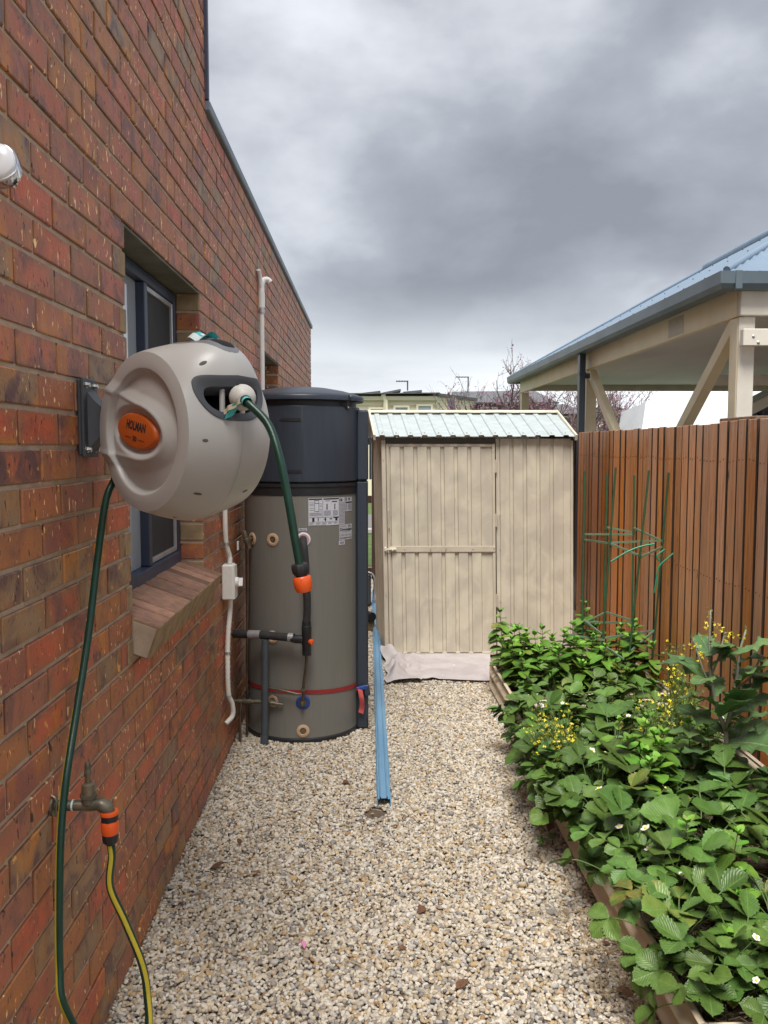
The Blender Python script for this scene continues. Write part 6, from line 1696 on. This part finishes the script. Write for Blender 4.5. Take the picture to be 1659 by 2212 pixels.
part('downpipe', MB().tube([(hx(833), HY - .12, 0), (hx(833), HY - .12, hz_(866)), (hx(828), HY - .16, hz_(858)), (hx(828), HY - .16, hz_(854))], .07, 8), M_creamtrim, h1, smooth=40)
# side wall turning away
dW = V((1.45, 2.6, 0)); dl_ = dW.normalized(); nw = V((dl_.y, -dl_.x, 0))
zb = 1.9; k = 0
while zb < hz_(858):
    mb = MB().obox(V((xe, HY, zb + .08)) + dW / 2, dl_, nw, (0, 0, 1), dW.length / 2, .02 + .0, .079); part('weatherboard', mb, M_weather, h1); zb += .165
part('wall', MB().obox(V((xe, HY, 1.6)) + dW / 2 - nw * .03, dl_, nw, (0, 0, 1), dW.length / 2, .02, 1.6), M_weather, h1)
part('fascia', MB().obox(V((xe, HY, hz_(854))) + dW / 2 + nw * .06, dl_, nw, (0, 0, 1), dW.length / 2 + .1, .05, .05), M_roofdark, h1)
p_ = V((xe, HY, 0)) + dW * .35 + nw * .03
W_ = part('window', MB().obox(p_ + V((0, 0, hz_(886))), dl_, nw, (0, 0, 1), .36, .03, .42), M_creamtrim, h1)
part('pane', MB().obox(p_ + nw * .02 + V((0, 0, hz_(886))) + dl_ * .12, dl_, nw, (0, 0, 1), .14, .025, .36), M_farglassd, W_); part('pane', MB().obox(p_ + nw * .02 + V((0, 0, hz_(886))) - dl_ * .18, dl_, nw, (0, 0, 1), .13, .025, .36), M_farglass, W_)
# solar panels on tilted frames
for i, (a, b, z0, z1) in enumerate(((778, 822, 855, 850), (826, 866, 854, 846), (872, 912, 852, 848))):
    mb = MB(); mb.beam((hx(a), HY + 1.0, hz_(z0) + .05), (hx(b), HY + 1.0, hz_(z1) + .05), 1.6, .06)
    S_ = part('solar_panel', mb, M_roofdark, h1)
    part('strut', MB().beam((hx((a + b) / 2), HY + .4, hz_(856)), (hx((a + b) / 2), HY + .4, hz_((z0 + z1) / 2)), .05, .05, (0, 1, 0)), M_roofdark, S_)
def antenna(own, px, y0, y1, lx, Y):
    k_ = Y / 1850; x = (px - 795) * k_; a = part('antenna', MB().tube([(x, Y, 1.65 + (965 - y0) * k_), (x, Y, 1.65 + (965 - y1) * k_)], .022, 6), M_roofdark, own)
    part('boom', MB().tube([(x, Y, 1.65 + (965 - y1 - 1) * k_), (x + lx, Y, 1.65 + (965 - y1 - 1) * k_)], .018, 6), M_roofdark, a)
    for i in range(5): part('element', MB().tube([(x + lx * i / 4, Y - .25, 1.65 + (965 - y1 - 1) * k_), (x + lx * i / 4, Y + .25, 1.65 + (965 - y1 - 1) * k_)], .010, 5), M_roofdark, a)
antenna(h1, 880, 845, 824, -.35, HY + 1)
# grey roofed house
GY = 31.0; gx = lambda px: (px - 795) / 1850 * GY; gz = lambda py: 1.65 + (965 - py) / 1850 * GY
h2 = thing('grey_roof_house', 'purple brown house with grey tiled roof behind the redbud tree', 'house', (gx(1070), GY, 0))
part('wall', MB().box(gx(1008), gx(1190), GY, GY + 7, 0, gz(872)), M_purple, h2)
part('roof', MB().add([(gx(1004), GY - .4, gz(872)), (gx(1200), GY - .4, gz(872)), (gx(1200), GY + 4, gz(829)), (gx(990), GY + 4, gz(832)), (gx(980), GY + 8, gz(872)), (gx(1200), GY + 8, gz(872))], [(0, 1, 2, 3), (3, 2, 5, 4), (0, 3, 4), (1, 5, 2), (0, 4, 5, 1)]), M_slateroof, h2)
part('gutter', MB().cbox(gx(1003), gx(1200), GY - .5, GY - .4, gz(874), gz(870), .01), M_roofdark, h2)
far_window(h2, gx(1040), gx(1056), GY, gz(899), gz(883), M_farglassd); far_window(h2, gx(1060), gx(1070), GY, gz(899), gz(883), M_farglass)
antenna(h2, 1010, 850, 815, -.45, GY + 1)
part('chimney', MB().cbox(gx(989), gx(992), GY + 3, GY + 3.3, gz(845), gz(826), .01), M_whitepl, h2)
# two more houses seen under the pergola
KY = 36.0; kx_ = lambda px: (px - 795) / 1850 * KY; kz = lambda py: 1.65 + (965 - py) / 1850 * KY
h3 = thing('brick_bungalow', 'distant brown house with grey roof seen between the pergola posts', 'house', (kx_(1235), KY, 0))
part('wall', MB().box(kx_(1195), kx_(1262), KY, KY + 6, 0, kz(895)), mat('far_brown_brick', (.19, .12, .11), .85, (.16, .10, .09), 3), h3)
part('roof', MB().add([(kx_(1190), KY - .4, kz(895)), (kx_(1266), KY - .4, kz(895)), (kx_(1258), KY + 3, kz(866)), (kx_(1200), KY + 3, kz(866)), (kx_(1190), KY + 6, kz(895)), (kx_(1266), KY + 6, kz(895))], [(0, 1, 2, 3), (3, 2, 5, 4), (0, 3, 4), (1, 5, 2)]), M_slateroof, h3)
far_window(h3, kx_(1218), kx_(1232), KY, kz(925), kz(902), M_farglassd)
h4 = thing('cream_cottage', 'distant cream house with low roof seen under the pergola', 'house', (kx_(1330), KY, 0))
part('wall', MB().box(kx_(1280), kx_(1344), KY, KY + 6, 0, kz(885)), M_weather, h4)
part('roof', MB().prism([(kx_(1275), kz(885)), (kx_(1312), kz(878)), (kx_(1348), kz(885)), (kx_(1312), kz(876))], KY - .3, KY + 6.2), M_roofdark, h4)
far_window(h4, kx_(1300), kx_(1312), KY, kz(915), kz(895), M_farglassd)
h5 = thing('grey_green_house', 'distant grey green house with white fence left of the white cover', 'house', (kx_(1365), KY + 4, 0))
part('wall', MB().box(kx_(1340), kx_(1400), KY + 4, KY + 9, 0, kz(889)), mat('grey_green_render', (.30, .33, .31), .8), h5)
part('roof', MB().prism([(kx_(1336), kz(889)), (kx_(1366), kz(880)), (kx_(1404), kz(889)), (kx_(1366), kz(877))], KY + 3.6, KY + 9.3), M_slateroof, h5)
far_window(h5, kx_(1350), kx_(1362), KY + 4, kz(912), kz(896), M_farglass)
part('front_fence', MB().cbox(kx_(1338), kx_(1385), KY + 2, KY + 2.1, 0, kz(915), .02), M_sheet, h5)

# ================================================================ REDBUD TREES
M_bark = mat('redbud_bark', (.105, .075, .070), .85, (.15, .115, .105), 8)
M_blossom = mat('pink_blossom', (.42, .17, .27), .7, (.50, .25, .35), 30, rand=.3)
def redbud(x, y, H, W, label, seed, n0=7):
    r = random.Random(seed); t = thing('redbud_tree', label, 'tree', (x, y, 0), 'redbud trees beyond the shed')
    tk = MB(); cr = MB(); bl = MB()
    P = bez([(x, y, 0), (x + .06, y, H * .22), (x + .02, y, H * .42)], 8); tk.tube(P, [.085 - .004 * i for i in range(len(P))], 8)
    part('trunk', tk, M_bark, t, smooth=60)
    def grow(p, d, L, rad, lev):
        k = 5; q = V(p); pts_ = [q.copy()]
        for i in range(k):
            d = (d + V((r.gauss(0, .13), r.gauss(0, .13), r.gauss(.05, .10)))).normalized(); q = q + d * L / k; pts_.append(q.copy())
        cr.tube(pts_, [lerp(rad, rad * .5, i / k) for i in range(k + 1)], 5 if lev < 2 else 3, cap=False)
        if lev >= 2:
            for i in range(r.randint(1, 4)):
                c_ = pts_[r.randint(1, k)] + V((r.gauss(0, .02), r.gauss(0, .02), r.gauss(0, .02))); s_ = r.uniform(.010, .026)
                e = [V((r.gauss(0, 1), r.gauss(0, 1), r.gauss(0, 1))).normalized() * s_ for _ in range(4)]
                bl.add([c_ + v_ for v_ in e], [(0, 1, 2), (0, 2, 3), (0, 1, 3), (1, 2, 3)])
        if lev < 4:
            for i in range(r.randint(2, 3) if lev else 5):
                f = r.uniform(.35, 1); b = pts_[max(1, int(f * k))]
                nd = (d + V((r.gauss(0, .55), r.gauss(0, .55), r.gauss(.12, .35)))).normalized()
                grow(b, nd, L * r.uniform(.55, .8), rad * .55, lev + 1)
    for i in range(n0):
        a = i / n0 * 2 * PI + r.uniform(-.3, .3); e = r.uniform(.35, 1.0)
        grow(P[-1 - (i % 3)], V((math.cos(a) * W, math.sin(a) * W * .7, e)).normalized(), H * .42, .04, 0)
    part('crown', cr, M_bark, t); part('blossom', bl, M_blossom, t, kind='stuff')
redbud(3.45, 17.2, 3.3, 1.25, 'bare branched redbud tree with pink blossom left of the pergola', 4)
redbud(5.0, 19.5, 2.9, 1.1, 'smaller pink blossomed redbud tree seen under the pergola', 9)
redbud(2.75, 18.2, 3.0, 1.0, 'thin twigged redbud tree before the grey roofed house', 12, 5)
# far treeline closing the horizon
tl = MB(); r_ = random.Random(2)
for i in range(900):
    x = r_.uniform(-90, 140); z = r_.uniform(0, 2.2) * (.6 + .4 * math.sin(x * .3)); y = 75 + r_.uniform(-3, 3); s_ = r_.uniform(.4, 1.1)
    e = [V((r_.gauss(0, 1), r_.gauss(0, 1), r_.gauss(0, 1))).normalized() * s_ for _ in range(4)]
    tl.add([V((x, y, z)) + v_ for v_ in e], [(0, 1, 2), (0, 2, 3), (0, 1, 3), (1, 2, 3)])
solo('far_hedge', tl, mat('far_foliage', (.05, .075, .035), .9, (.07, .09, .045), .5), 'far off line of dark green shrubs at the horizon', 'hedge', kind='stuff')
